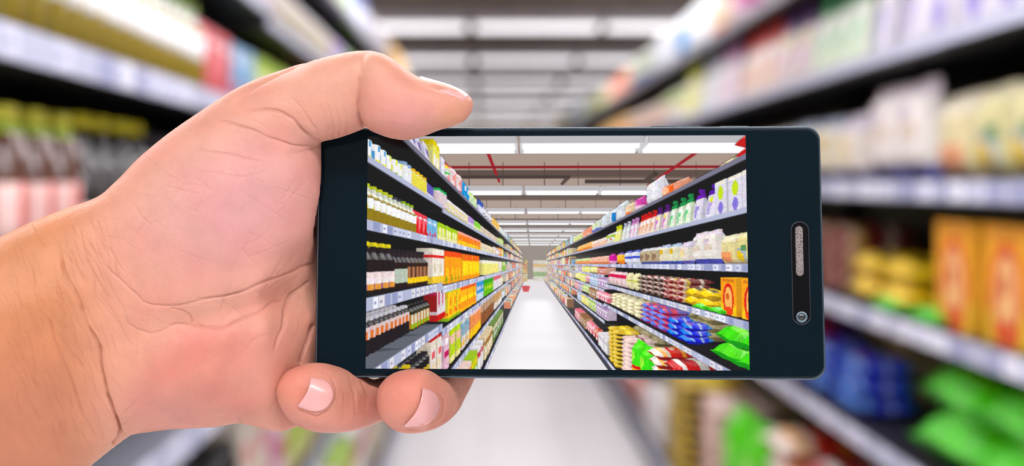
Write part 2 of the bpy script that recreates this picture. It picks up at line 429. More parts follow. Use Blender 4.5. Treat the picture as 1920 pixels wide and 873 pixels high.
run('L', 2, 904, 932, 'food_bag', g_bag(.15, .07, .15, crm), .155, 'cream coloured filled bag', 'bag', inset=.03)

# left, second shelf: tins and jars, then small bags
can = lambda top, mid, lo: (g_lathe([(.030, 0), (.032, .003), (.032, .03), (.032, .07), (.032, .098), (.029, .102)], lambda a, i: {0: lo, 1: lo, 2: mid if (a * 3) % 1 < .55 else W_, 3: W_ if (a * 5) % 1 < .7 else mid, 4: top}[min(i, 4)], 'tin_body', MAT_METAL), None)
run('L', 1, 620, 716, 'food_tin', can(C('e6ecf4'), C('5a9ac8'), C('e8dc40')), .068, 'white tin with blue band and yellow foot', 'tin', inset=.045, rows=2, depth=.068)
run('L', 1, 717, 748, 'food_tin', can(C('9cc850'), C('d8dc44'), C('88a838')), .068, 'white tin with lime and yellow print', 'tin', inset=.045, rows=2, depth=.068)
jarp = (lambda c1, c2, cap: g_jar(.034, .135, C('c8c4a0'), c1, cap))
run('L', 1, 749, 765, 'food_jar', jarp(C('e4e4e8'), 0, C('8ea8c8')), .072, 'white labelled jar with grey blue lid', 'jar', inset=.045)
run('L', 1, 766, 794, 'food_jar', jarp(C('e0d46a'), 0, C('e0b820')), .072, 'yellow labelled jar with golden lid', 'jar', inset=.045)
run('L', 1, 795, 816, 'food_box', g_box(.09, .06, .12, art(C('6a62b0'), [(.0, .4, C('dcd2dc'))]), C('8a84c0'), C('4a48a0')), .095, 'violet and white small box', 'box', inset=.03)
run('L', 1, 817, 832, 'food_jar', g_jar(.036, .14, C('d8d0d0'), C('d8c8cc'), C('2ea860')), .078, 'pale jar with bright green lid', 'jar', inset=.04)
run('L', 1, 834, 882, 'food_bag', g_bag(.11, .06, .14, art(C('e4dce0'), [(.0, .25, C('d8cfa0'))], [(.5, .5, .3, .2, C('e4d890')), (.5, .78, .2, .1, C('f4f0f4'))])), .115, 'white and straw small bag', 'bag', inset=.03)
run('L', 1, 883, 892, 'food_bag', g_bag(.12, .06, .14, art(C('b49ad0'), [(.0, .3, C('e0d8e8'))])), .125, 'lilac small bag', 'bag', inset=.03)
run('L', 1, 893, 904, 'food_bag', g_bag(.12, .06, .14, art(C('8cc85a'), [(.0, .3, C('e0e8b8'))])), .125, 'spring green small bag', 'bag', inset=.03)
run('L', 1, 905, 935, 'food_bag', g_bag(.14, .06, .13, art(C('dcd0c4'), [], [(.5, .5, .3, .2, C('c8b090'))])), .15, 'beige small bag', 'bag', inset=.03)

# left, top shelf
run('L', 0, 756, 812, 'food_pouch', g_pouch(.13, .07, .2, art(C('d8d4e4'), [(.0, .3, C('b0a8d0'))], [(.5, .6, .3, .15, C('6a60a0'))]))[:1] + (None,), .135, 'white and violet stand-up pouch', 'pouch', inset=.04)
run('L', 0, 813, 827, 'food_carton', g_box(.10, .08, .25, art(C('e4dc78'), [(.8, 1, C('d8c840'))], [(.5, .4, .3, .2, W_)]), C('d8d49a')), .11, 'tall pale yellow carton', 'carton', inset=.03)
run('L', 0, 828, 838, 'food_carton', g_box(.12, .08, .2, art(C('e6e2ee'), [(.0, .2, C('b8a8c8'))]), C('dcd8e4')), .13, 'white carton with lilac foot', 'carton', inset=.03)
run('L', 0, 839, 851, 'food_bag', g_bag(.15, .09, .22, art(C('e0dcd4'), [(.75, 1, C('e4d020')), (.5, .62, C('4cb860'))], [(.4, .35, .2, .15, C('e89aa0'))])), .16, 'white bag with yellow top and green stripe', 'bag', inset=.03)
run('L', 0, 852, 871, 'food_bag', g_bag(.2, .12, .28, art(C('ecdcdc'), [(.82, 1, C('d84850'))], [(.5, .5, .3, .18, C('e89a94')), (.5, .2, .3, .1, C('d87a80'))])), .22, 'big white bag with red top', 'bag', inset=.03)
run('L', 0, 872, 885, 'food_bag', g_bag(.24, .12, .26, art(C('3f94cc'), [(.0, .25, C('a0c8e0'))], [(.5, .6, .2, .12, W_)])), .26, 'large blue bag', 'bag', inset=.03)
run('L', 0, 886, 899, 'food_bag', g_bag(.24, .12, .24, art(C('dce4c0'), [(.75, 1, C('9cc458'))], [(.5, .4, .3, .18, C('b8d8b0'))])), .26, 'pale green bag', 'bag', inset=.03)
run('L', 0, 900, 907, 'food_carton', g_box(.2, .12, .22, art(C('dfe0f0'), [(.7, 1, C('4a62b0'))]), C('d0d4ec')), .22, 'white carton with blue top', 'carton', inset=.03)
run('L', 0, 908, 925, 'food_bag', g_bag(.3, .14, .25, art(C('e6e4ea'), [(.3, .4, C('685a70'))], [(.5, .7, .2, .1, C('8a80a0'))])), .32, 'large white bag with dark stripe', 'bag', inset=.03)
run('L', 0, 926, 939, 'food_bag', g_bag(.34, .14, .27, art(C('e8bc70'), [(.0, .3, C('f0d8a8'))])), .36, 'large tan bag', 'bag', inset=.03)
run('L', 0, 940, 952, 'food_bag', g_bag(.36, .14, .25, art(C('e6e6e6'), [(.0, .3, C('b0d0b8'))])), .38, 'large white bag with green foot', 'bag', inset=.03)

# left, fourth shelf: dark sauce bottles, cartons
sauce = g_bottle(.036, .26, C('2a2224'), C('241c1c'), C('ead8d8'), C('e0d020'), (.08, .42), .4, lambda a, i: [C('d89a5a'), C('f0e4e6'), C('ead8d8')][i] if (a * 6) % 1 < .8 or i else C('8a5a90'))
s0b = g_bottle(.036, .255, C('a8c04c'), C('5a3424'), C('e09a94'), C('d8d040'), (.26, .58), .5, lambda a, i: C('f0c8c0') if (a * 5) % 1 < .5 else C('c84840'))
run('L', 3, 612, 676, 'sauce_bottle', s0b, .078, 'amber bottle with lime cap and red pink label', 'bottle', inset=.085, rows=2, depth=.08, jit=.004)
run('L', 3, 677, 733, 'sauce_bottle', sauce, .078, 'dark sauce bottle with yellow cap and pinkish white label', 'bottle', inset=.085, rows=2, depth=.08, jit=.004)
s2 = g_bottle(.032, .24, C('30282a'), C('2a1e1c'), C('b8c4b4'), C('28242a'), (.15, .5), .42)
run('L', 3, 734, 758, 'sauce_bottle', s2, .07, 'dark sauce bottle with pale green label', 'bottle', inset=.085, jit=.004)
s3 = g_bottle(.035, .24, C('352a2c'), C('33211c'), C('b07a58'), C('2a262c'), (.1, .55), .42, lambda a, i: C('ecc81e') if i == 0 else C('a87458') if (a * 5) % 1 < .5 else C('3a2a28'))
run('L', 3, 759, 806, 'sauce_bottle', s3, .076, 'dark sauce bottle with yellow and brown label', 'bottle', inset=.085, jit=.004)
c1 = art(C('f0e6da'), [(.78, .84, C('d84848')), (.0, .25, C('e8c860'))], [(.4, .45, .2, .15, C('d8d0b8'))])
run('L', 3, 812, 836, 'drink_carton', g_box(.17, .1, .29, c1, C('ece0d4')), .175, 'cream carton with thin red stripe', 'carton', inset=.03, zoff=-.02)
c2 = art(C('f2a21c'), [(.85, 1, C('e8601c')), (.55, .62, C('f8d8c0'))], [(.5, .3, .35, .2, C('f8c020')), (.3, .12, .2, .1, C('8a9a20'))])
run('L', 3, 838, 868, 'drink_carton', g_box(.18, .1, .295, c2, C('e8902c'), C('d84818')), .185, 'bright orange tall carton', 'carton', inset=.03, levels=far_L)
c3 = art(C('f8cc14'), [(.75, 1, C('e8743c')), (.0, .15, C('f0a030'))], [(.5, .45, .35, .2, C('fae030'))])
run('L', 3, 869, 901, 'drink_carton', g_box(.2, .1, .29, c3, C('f0b030'), C('d86030')), .205, 'sun yellow carton with orange top', 'carton', inset=.03, levels=far_L)
run('L', 3, 903, 930, 'food_jar', g_jar(.07, .24, C('e4dcc0'), C('e8e090'), C('f0ece0')), .15, 'large cream jar', 'jar', inset=.08, levels=far_L)
run('L', 3, 931, 942, 'food_carton', g_box(.2, .1, .24, art(C('e8ded0'), [(.6, 1, C('f0e8e0'))]), C('e0d8cc')), .21, 'plain off-white carton', 'carton', inset=.03, levels=far_L)
run('L', 3, 943, 962, 'food_carton', g_box(.28, .1, .24, art(C('8cb850'), [(.6, 1, C('c8d898'))]), C('90b060')), .3, 'grass green carton', 'carton', inset=.03, levels=far_L)

# left, fifth shelf
b5 = g_bottle(.029, .19, C('3a3436'), C('262024'), W_, C('dcd8e0'), (.45, .78), .55, lambda a, i: C('e8801c') if (a * 7) % 1 < .5 and i < 2 else C('e8d4d4') if (a * 7) % 1 < .8 else C('b83030'))
run('L', 4, 620, 764, 'sauce_bottle', b5, .064, 'small dark bottle with white and orange neck label', 'bottle', inset=.125, rows=2, depth=.066, jit=.004)
b6 = g_bottle(.031, .175, C('2c2c28'), C('3a3828'), C('e8e6d0'), C('262428'), (.1, .66), .5, lambda a, i: C('8ac82c') if i == 0 and (a * 6) % 1 < .5 else C('e8e4d0') if (a * 6) % 1 < .75 else C('c88a4a'))
run('L', 4, 766, 820, 'sauce_bottle', b6, .067, 'small black-capped bottle with cream and green label', 'bottle', inset=.125, rows=2, depth=.068, jit=.004)
r1 = art(C('e4d4da'), [(.85, 1, C('b81a28')), (.0, .15, C('c82838'))], [(.5, .55, .2, .25, C('c03a60'))])
run('L', 4, 822, 841, 'food_carton', g_box(.12, .09, .32, r1, C('a01828'), C('a01020')), .125, 'white carton with dark red top and foot', 'carton', inset=.05)
y1 = art(C('f4c81c'), [(.8, 1, C('b0c840')), (.0, .12, C('88b030'))], [(.65, .55, .22, .14, C('f08820')), (.65, .25, .22, .12, C('f07818'))])
run('L', 4, 842, 866, 'food_carton', g_box(.17, .09, .31, y1, C('e0d060'), C('b8c050')), .175, 'yellow carton with orange fruit and green top', 'carton', inset=.03, levels=far_L)
y2 = art(C('f8b818'), [(.78, 1, C('e86a2c')), (.35, .5, C('f8d830'))], [(.5, .2, .35, .14, C('f09020'))])
run('L', 4, 867, 895, 'food_carton', g_box(.2, .09, .31, y2, C('f0a030'), C('d86030')), .21, 'golden carton with red-orange top', 'carton', inset=.03, levels=far_L)
run('L', 4, 896, 909, 'food_carton', g_box(.24, .09, .3, art(C('5a9ad0'), [(.0, .35, C('c8d8e8'))], [(.5, .6, .2, .1, C('e8e0f0'))]), C('5a90c8')), .25, 'sky blue carton', 'carton', inset=.03, levels=far_L)
run('L', 4, 910, 926, 'food_carton', g_box(.28, .09, .3, art(C('6cb43a'), [(.7, 1, C('3c9a38'))], [(.5, .4, .25, .12, C('d8e060'))]), C('58a838')), .3, 'vivid green carton', 'carton', inset=.03, levels=far_L)
run('L', 4, 927, 940, 'food_carton', g_box(.3, .09, .28, art(C('e4d8dc'), [(.7, 1, C('d0707c'))]), C('dcc8cc')), .32, 'white and rose carton', 'carton', inset=.03, levels=far_L)

# left, sixth shelf
b7 = g_bottle(.032, .2, C('4a4020'), C('3a3018'), C('c8b050'), C('d8c23a'), (.2, .5), .6)
run('L', 5, 730, 768, 'sauce_bottle', b7, .068, 'small bottle with golden cap and brown body', 'bottle', inset=.1, rows=2, depth=.07, jit=.004)
b8 = g_bottle(.034, .2, C('2a2628'), C('201c1e'), C('c8b050'), C('28262c'), (.2, .5), .6)
run('L', 5, 769, 812, 'sauce_bottle', b8, .072, 'small all-black bottle', 'bottle', inset=.1, rows=2, depth=.074, jit=.004)
r2 = art(C('e8dccc'), [(.85, 1, C('c01a24'))], [(.5, .5, .3, .12, C('d86a70')), (.5, .2, .2, .1, C('e8c8a0'))])
run('L', 5, 812, 832, 'food_carton', g_box(.14, .09, .34, r2, C('e4d8c4'), C('b81824')), .145, 'cream carton with bright red top', 'carton', inset=.05, zoff=-.02)
run('L', 5, 833, 846, 'food_carton', g_box(.15, .09, .33, art(C('dcb8c8'), [(.3, .5, C('b83868'))], [(.5, .75, .3, .1, W_)]), C('d0a8b8')), .155, 'pink and magenta carton', 'carton', inset=.03, levels=far_L)
run('L', 5, 847, 866, 'food_carton', g_box(.18, .09, .34, art(C('b8d048'), [(.5, .75, C('e8c0b0')), (.0, .2, C('e8e0a0'))]), C('c0c870')), .19, 'lime carton with salmon band', 'carton', inset=.03, levels=far_L)
run('L', 5, 867, 884, 'food_carton', g_box(.2, .09, .34, art(C('d8d0c8'), [(.4, .8, C('88a8b8'))], [(.5, .2, .3, .1, C('e0b030'))]), C('c0b8b0')), .21, 'grey-blue and white carton', 'carton', inset=.03, levels=far_L)
run('L', 5, 885, 904, 'food_carton', g_box(.22, .09, .33, art(C('e49468'), [(.0, .35, C('f0c030')), (.8, 1, C('e8c8c8'))]), C('d89070')), .23, 'salmon carton with yellow foot', 'carton', inset=.03, levels=far_L)
run('L', 5, 905, 928, 'food_carton', g_box(.26, .09, .32, art(C('8a5a40'), [(.6, 1, C('b89880'))]), C('806048')), .27, 'brown carton', 'carton', inset=.03, levels=far_L)
run('L', 5, 929, 943, 'food_carton', g_box(.28, .09, .3, art(C('c8a070'), [(.0, .4, C('e8e0d0'))]), C('b89878')), .3, 'tan and white carton', 'carton', inset=.03, levels=far_L)
# left, lowest shelf
for s0, s1, base, b2, nm in ((800, 823, 'c8b878', 'a83040', 'straw'), (824, 846, 'd8d0dc', 'a0a8d0', 'pale lilac'), (847, 862, 'a8c040', 'e8e8d0', 'pea green'), (863, 885, 'e0c8c0', 'd88a60', 'pale salmon'), (886, 897, '98b848', 'c8c030', 'olive green'), (898, 910, 'e0dcd8', 'b84858', 'white and red'), (911, 926, 'd8c8a8', '98704a', 'buff'), (927, 945, '708a50', 'd0c8b0', 'moss green')):
    run('L', 6, s0, s1, 'food_carton', g_box(.2, .1, .3, art(C(base), [(.6, .85, C(b2))], [(.5, .35, .25, .12, W_)]), C(base)), .21, nm + ' carton', 'carton', inset=.03, levels=far_L)

# right, top shelf
run('R', 0, 1420, 1376, 'snack_bag', g_flat(.2, .28, .07, art(C('d82c24'), [(.3, .5, C('f0c020'))], [(.5, .75, .3, .12, C('f08030'))])), .2, 'red and yellow lying snack bag', 'bag', inset=.01, stack=2, hstep=.065)
run('R', 0, 1372, 1352, 'snack_bag', g_flat(.2, .28, .05, art(C('d8c8a0'), [(.3, .6, C('d8d040'))])), .2, 'straw and yellow lying bag', 'bag', inset=.02)
run('R', 0, 1272, 1254, 'snack_bag', g_bag(.22, .12, .12, art(C('e0a088'), [(.0, .4, C('e89070'))])), .24, 'salmon low bag', 'bag', inset=.03)
run('R', 0, 1253, 1236, 'snack_bag', g_bag(.22, .12, .13, art(C('ec7440'), [], [(.5, .5, .3, .25, C('f4c0a0'))])), .24, 'orange low bag', 'bag', inset=.03)
run('R', 0, 1234, 1201, 'snack_bag', g_bag(.42, .14, .27, art(C('eceaf0'), [], [(.5, .4, .2, .15, C('e0e2ea'))])), .46, 'big plain white bag', 'bag', inset=.03)
run('R', 0, 1200, 1183, 'snack_bag', g_bag(.24, .12, .18, art(C('d060a8'), [(.0, .4, C('e8c8dc'))], [(.5, .6, .2, .15, C('e8a0c8'))])), .26, 'magenta and white bag', 'bag', inset=.03)
run('R', 0, 1182, 1166, 'snack_bag', g_bag(.26, .12, .18, art(C('ead2b4'), [(.0, .3, C('e88a60'))])), .28, 'cream bag with orange foot', 'bag', inset=.03)
run('R', 0, 1165, 1152, 'snack_bag', g_bag(.4, .14, .27, art(C('e2e6ea'), [(.6, .75, C('cfd6de'))])), .46, 'large frosty white bag', 'bag', inset=.03)
run('R', 0, 1151, 1139, 'snack_bag', g_bag(.4, .14, .26, art(C('dfe4ea'), [], [(.75, .4, .2, .3, C('2c80c0'))])), .44, 'white bag with blue patch', 'bag', inset=.03)
run('R', 0, 1138, 1122, 'snack_bag', g_bag(.4, .14, .26, art(C('dde2ea'), [(.8, 1, C('f0f0f4'))])), .44, 'pale blue-white bag', 'bag', inset=.03)
run('R', 0, 1121, 1107, 'snack_bag', g_bag(.4, .14, .24, art(C('dce4d4'), [(.0, .3, C('6a7ac0'))], [(.5, .6, .2, .15, C('c8d880'))])), .44, 'greenish white bag with blue foot', 'bag', inset=.03)
run('R', 0, 1105, 1090, 'snack_bag', g_bag(.45, .14, .22, art(C('eca088'), [(.0, .3, C('f0c0b0'))])), .5, 'salmon bag', 'bag', inset=.03)
run('R', 0, 1088, 1058, 'snack_bag', g_bag(.5, .14, .22, art(C('d4dc98'), [(.6, 1, C('e4e4c0'))])), .55, 'pale lime bag', 'bag', inset=.03)
# right, second shelf
p1 = art(C('dcd8e4'), [(.9, 1, C('ece6dc')), (.0, .08, C('c0bcd0'))], [(.5, .66, .24, .2, C('c0d42c')), (.5, .25, .22, .17, C('8c7ed0'))])
run('R', 1, 1420, 1337, 'detergent_pack', g_box(.135, .09, .225, p1, C('d8d4e2'), C('e2dccc'), 3), .14, 'white carton with lime disc over violet disc', 'carton', inset=.03)
def pch(a, b, cap, c3=None): return g_pouch(.12, .08, .21, art(C(a), [(.84, 1, C(cap)), (.0, .12, C(b))], [(.45, .5, .25, .2, C(b)), (.55, .68, .2, .1, C(c3 or 'f4f4f8')), (.5, .25, .2, .09, C(b))]), C(cap))
run('R', 1, 1334, 1311, 'softener_pouch', pch('dfdae8', 'b4a4d8', '5c2ea0', 'd8dc50'), .125, 'white spouted pouch with purple top', 'pouch', inset=.03)
run('R', 1, 1309, 1291, 'softener_pouch', pch('dcd8e6', '9c90cc', '7038a8', 'e8e0e8'), .125, 'lilac spouted pouch with violet top', 'pouch', inset=.03)
run('R', 1, 1290, 1246, 'softener_pouch', pch('e0ead4', '6cc088', '2f8c50'), .125, 'white spouted pouch with green print and green top', 'pouch', inset=.03)
run('R', 1, 1245, 1222, 'softener_pouch', pch('e6dcd4', 'c884c8', '5a2c74', 'e8d870'), .13, 'cream and pink spouted pouch with dark purple top', 'pouch', inset=.03)
run('R', 1, 1221, 1192, 'softener_pouch', pch('ead8cc', 'e09870', 'cc2a24'), .135, 'cream and orange spouted pouch with red top', 'pouch', inset=.03)
run('R', 1, 1190, 1177, 'softener_pouch', pch('e8dce6', 'd8a0cc', 'c890c0'), .15, 'pinkish spouted pouch', 'pouch', inset=.03)
run('R', 1, 1176, 1161, 'softener_pouch', pch('e2e4e4', 'd0d4dc', 'c8ccd8'), .17, 'plain white spouted pouch', 'pouch', inset=.03)
run('R', 1, 1160, 1149, 'softener_pouch', pch('e8e4a8', 'e4e038', 'd8dc50'), .17, 'yellow and white spouted pouch', 'pouch', inset=.03)
run('R', 1, 1148, 1134, 'food_bag', g_bag(.24, .1, .18, art(C('e4e2d8'), [(.6, .8, C('a8c060'))], [(.5, .4, .2, .1, C('d85048'))])), .26, 'white bag with green and red print', 'bag', inset=.03)
run('R', 1, 1133, 1108, 'food_bag', g_bag(.28, .1, .16, art(C('ecc4b0'), [(.6, 1, C('f0dcd0'))])), .3, 'salmon and cream bag', 'bag', inset=.03)
run('R', 1, 1107, 1082, 'food_bag', g_bag(.34, .1, .17, art(C('ecc080'), [(.0, .4, C('e89050'))])), .36, 'amber bag', 'bag', inset=.03)
# right, third shelf: noodles and grain in clear bags
nd = art(C('dccf9e'), [(.78, 1, C('e6dcc0')), (.0, .1, C('b4a898'))], [(.5, .26, .34, .19, C('e09a70'))])
nd2 = art(C('d6cf96'), [(.8, 1, C('e0d8b0')), (.0, .1, C('a8a090'))], [(.45, .28, .34, .22, C('a8b0b4')), (.45, .25, .26, .15, C('e8c84a')), (.7, .48, .12, .08, C('5a8a5a'))])
run('R', 2, 1425, 1366, 'noodle_bag', g_bag(.16, .09, .19, nd2), .16, 'straw coloured noodle bag with grey and yellow print', 'bag', inset=.03)
run('R', 2, 1365, 1338, 'noodle_bag', g_bag(.2, .09, .185, nd), .2, 'pale noodle bag with salmon print', 'bag', inset=.03)
ri = art(C('e8e2dc'), [(.8, 1, C('dccfd8')), (.0, .16, C('5a5cb0'))], [(.5, .5, .3, .1, C('d8c8b8')), (.4, .68, .3, .08, C('cfc0cc'))])
run('R', 2, 1332, 1290, 'rice_bag', g_bag(.185, .1, .235, ri), .19, 'tall white grain bag with blue foot', 'bag', inset=.03)
ri2 = art(C('e4dad0'), [(.75, 1, C('cfc6d4')), (.0, .14, C('6a6ab4'))], [(.5, .5, .25, .2, C('ecd8a8'))])
run('R', 2, 1288, 1264, 'rice_bag', g_bag(.18, .09, .18, ri2), .185, 'white and tan grain bag with blue foot', 'bag', inset=.03)
run('R', 2, 1263, 1230, 'rice_bag', g_bag(.2, .09, .18, art(C('e4dcc4'), [(.8, 1, C('a8b4cc')), (.0, .14, C('5560b0'))], [(.5, .62, .25, .14, C('d8b440'))])), .205, 'cream grain bag with golden spot and blue foot', 'bag', inset=.03)
run('R', 2, 1229, 1194, 'rice_bag', g_bag(.2, .09, .17, art(C('b8a890'), [(.8, 1, C('cfd0d4')), (.0, .16, C('6068a8'))], [(.5, .45, .3, .2, C('8a705c'))])), .205, 'brown and silver grain bag', 'bag', inset=.03)
run('R', 2, 1192, 1166, 'rice_bag', g_bag(.25, .09, .17, art(C('e2e4f0'), [(.4, .55, C('4a58c0')), (.8, 1, C('5c64b8'))])), .26, 'white bag with royal blue stripe', 'bag', inset=.03)
run('R', 2, 1165, 1150, 'rice_bag', g_bag(.25, .09, .16, art(C('f0c060'), [(.0, .3, C('e88a50')), (.8, 1, C('7058b0'))])), .27, 'orange and violet bag', 'bag', inset=.03)
run('R', 2, 1148, 1137, 'rice_bag', g_bag(.25, .09, .16, art(C('c83c9c'), [(.0, .3, C('e8b0d0'))])), .27, 'hot pink bag', 'bag', inset=.03)
run('R', 2, 1136, 1104, 'rice_bag', g_bag(.3, .09, .14, art(C('e8b8a4'), [(.0, .35, C('e48c68'))])), .32, 'peach bag', 'bag', inset=.03)
run('R', 2, 1102, 1078, 'rice_bag', g_bag(.36, .09, .14, art(C('e8a070'), [(.6, 1, C('c8d8a0'))])), .38, 'orange bag with green top', 'bag', inset=.03)
# right, fourth shelf
ob = art(C('f2a51c'), [(.0, .06, C('e06a30')), (.0, .28, C('ecc32c'))], [(.5, .42, .36, .44, C('d2421e')), (.5, .42, .25, .34, C('f0b878')), (.45, .5, .12, .1, C('c86838')), (.5, .1, .3, .12, C('e25a2a'))], [(.1, .9, .93, C('c8801c'))])
run('R', 3, 1425, 1343, 'noodle_carton', g_box(.165, .1, .225, ob, C('f2ae2a'), C('f6ba3c'), 3), .168, 'orange carton with a red oval', 'carton', inset=.035, srz=.01)
ye = art(C('f0c818'), [(.86, .91, C('2e2410')), (.42, .52, C('3a2e14')), (.0, .1, C('c89810'))], [(.55, .72, .25, .12, C('584818'))])
run('R', 3, 1326, 1276, 'snack_bag', g_flat(.2, .17, .06, ye, C('c8a010')), .2, 'yellow and black lying bag', 'bag', inset=.03, stack=2, hstep=.06)
gr = art(C('58cc3c'), [(.4, .6, C('8ee070'))])
run('R', 3, 1348, 1290, 'snack_bag', g_flat(.17, .1, .028, gr), .175, 'flat bright green packet at the shelf front', 'packet', inset=.0, zoff=.0)
dk = art(C('7a2c28'), [(.84, .93, C('dcbca8')), (.93, 1, C('8c3430')), (.3, .45, C('e8d8c8')), (.7, .8, C('d8b868'))], [(.5, .55, .25, .12, C('c04038'))])
dk2 = art(C('4a3020'), [(.80, .88, C('e4bcb4')), (.88, .93, C('9a5048')), (.3, .42, C('e4c8b4')), (.62, .75, C('c85a50'))], [(.4, .5, .2, .1, C('f0e8e0'))])
run('R', 3, 1274, 1238, 'snack_bag', g_flat(.17, .22, .045, dk), .175, 'dark red lying packet with white stripe', 'packet', inset=.03, stack=4, hstep=.045)
run('R', 3, 1237, 1193, 'snack_bag', g_flat(.17, .22, .045, dk2), .175, 'brown lying packet with pink stripe', 'packet', inset=.03, stack=4, hstep=.045)
run('R', 3, 1192, 1168, 'food_bag', g_bag(.2, .09, .2, art(C('e6deb4'), [(.5, .6, C('b8c040'))])), .21, 'butter yellow upright bag', 'bag', inset=.03)
run('R', 3, 1167, 1138, 'food_bag', g_bag(.24, .09, .2, art(C('e4ccd0'), [(.55, .8, C('c83c5c'))], [(.5, .3, .25, .12, C('d8b0a0'))])), .25, 'white and crimson upright bag', 'bag', inset=.03)
# right, fifth shelf
gb = art(C('46c400'), [(.0, .1, C('2e9000'))], [(.5, .62, .16, .1, C('e8f0d8')), (.35, .3, .22, .1, C('78e010')), (.62, .82, .25, .08, C('6cd410'))])
run('R', 4, 1430, 1332, 'snack_bag', g_flat(.30, .36, .125, gb, C('30a000')), .29, 'puffy bright green lying bag', 'bag', inset=.02, stack=2, hstep=.108, srz=.1)
bl = art(C('2c3ce4'), [(.84, .9, C('8cb4ec')), (.9, 1, C('2c7cd0')), (.0, .2, C('3080d0')), (.45, .55, C('a8c0e8'))], [(.5, .75, .28, .14, C('6a38a8')), (.5, .3, .2, .1, C('e86a40'))])
run('R', 4, 1290, 1240, 'snack_bag', g_flat(.2, .15, .05, bl, C('2030c0')), .2, 'royal blue lying packet', 'packet', inset=.03, stack=3, hstep=.05, srz=.12)
bl2 = art(C('6450a8'), [(.82, .9, C('c84060')), (.9, 1, C('4868c8')), (.0, .25, C('4a70d0')), (.5, .7, C('c83858'))], [(.5, .35, .2, .1, C('e8c8d8'))])
run('R', 4, 1241, 1197, 'snack_bag', g_flat(.22, .22, .05, bl2, C('a83860')), .22, 'violet, red and blue lying packet', 'packet', inset=.02, stack=4, hstep=.05, srz=.1)
be = art(C('cfc294'), [(.3, .5, C('e0d8b4'))], [(.5, .6, .15, .1, C('7a7048'))])
run('R', 4, 1330, 1246, 'noodle_bag', g_flat(.24, .2, .075, be, C('a89c70')), .25, 'clear bag of straw noodles lying at the back', 'bag', inset=.20, stack=3, hstep=.066, srz=.08)
run('R', 4, 1195, 1142, 'noodle_bag', g_flat(.26, .28, .05, art(C('dcd2ae'), [(.4, .5, C('8a7c50')), (.0, .1, C('b0a478'))])), .27, 'cream lying bag with brown stripe', 'bag', inset=.03, stack=4, hstep=.043, srz=.1)
# right, lowest shelf
yl = art(C('c8a82c'), [(.88, .95, C('5a4410')), (.4, .6, C('e8d048')), (.0, .12, C('6a5210'))])
run('R', 5, 1153, 1137, 'snack_bag', g_flat(.24, .26, .055, yl, C('4a3810')), .25, 'mustard yellow lying packet', 'packet', inset=-.0, stack=9, hstep=.05)
run('R', 5, 1175, 1155, 'snack_bag', g_flat(.24, .26, .055, art(C('e4c8c0'), [(.4, .5, C('7a2030'))]), ), .25, 'pinkish white lying packet', 'packet', inset=.05, stack=8, hstep=.052)
run('R', 5, 1205, 1177, 'snack_bag', g_bag(.26, .16, .44, art(C('50d400'), [(.0, .3, C('e4b040')), (.3, .38, C('c83820'))], [(.5, .65, .25, .12, C('a0e860'))])), .27, 'tall lime green bag', 'bag', inset=.07)
run('R', 5, 1236, 1207, 'snack_bag', g_flat(.26, .3, .09, art(C('d83828'), [(.8, .87, C('f2b060')), (.9, 1, C('ece0d4')), (.3, .45, C('f0a040')), (.7, .85, C('e8d8c0'))], [(.5, .55, .2, .08, C('f0e8e0'))]), C('98281c')), .27, 'red and orange puffy lying bag', 'bag', inset=.1, stack=6, hstep=.078, srz=.2)
run('R', 5, 1270, 1237, 'snack_bag', g_flat(.26, .3, .09, art(C('c82c30'), [(.82, .92, C('eee4e0')), (.3, .5, C('e8e0d8'))], [(.5, .7, .25, .1, C('981820'))]), C('7c1418')), .27, 'red and white puffy lying bag', 'bag', inset=.12, stack=6, hstep=.075, srz=.2)
run('R', 5, 1310, 1272, 'snack_bag', g_flat(.26, .3, .09, art(C('8a2028'), [(.3, .45, C('c83c38'))]), C('501014')), .27, 'dark red puffy lying bag', 'bag', inset=.12, stack=5, hstep=.075, srz=.2)
run('R', 5, 1228, 1180, 'noodle_bag', g_flat(.28, .2, .09, art(C('c8bc90'), [(.4, .5, C('8a8048'))]), C('8a8058')), .29, 'khaki lying bag at the back', 'bag', inset=.33, stack=5, hstep=.08, srz=.2)

# farther down the aisle: runs of cartons and bags in many colours
tones = [('salmon', 'e69a7c', 'f0cdb8'), ('amber', 'e8b040', 'f2dca0'), ('white', 'e8e4e2', 'c8c4cc'), ('pea green', '9cbc50', 'dce4b0'), ('rose', 'd87888', 'eccccf'), ('beige', 'd8c4a0', 'ece2cc'), ('brick red', 'b84a3c', 'e0b0a0'), ('pale blue', 'a0bcd8', 'dfe6ee'), ('brown', '8c6448', 'c0a080'), ('lemon', 'e6dc58', 'f0ecc0'), ('mauve', 'b090b8', 'dccce0'), ('teal', '589088', 'b8d0c8'), ('orange', 'e8843c', 'f2c8a0'), ('cream', 'ece0c8', 'd0b890')]
kindsF = []
kindsS = {'a': [], 'b': []}
for i, (nm, a, b_) in enumerate(tones):
    f = art(C(a), [(.55, .8, C(b_)), (.0, .12, C(b_))], [(.5, .35, .25, .14, W_)])
    kindsF.append((nm + ' carton', 'food_carton', 'carton', g_box(.2, .12, .2, f, C(b_), C(a))))
    kindsF.append((nm + ' filled bag', 'food_bag', 'bag', g_bag(.2, .12, .19, f)))
    for q, hq in (('a', .115), ('b', .17)):
        kindsS[q].append((nm + ' low carton', 'food_carton', 'carton', g_box(.2, .12, hq, f, C(b_), C(a))))
        kindsS[q].append((nm + ' low bag', 'food_bag', 'bag', g_bag(.2, .12, hq, f)))
ends = {'L': [952, 935, 932, 962, 940, 943, 945], 'R': [1058, 1082, 1078, 1136, 1136, 1130, 1130, 1136]}
YFAR = 10.0
rf = random.Random(3)
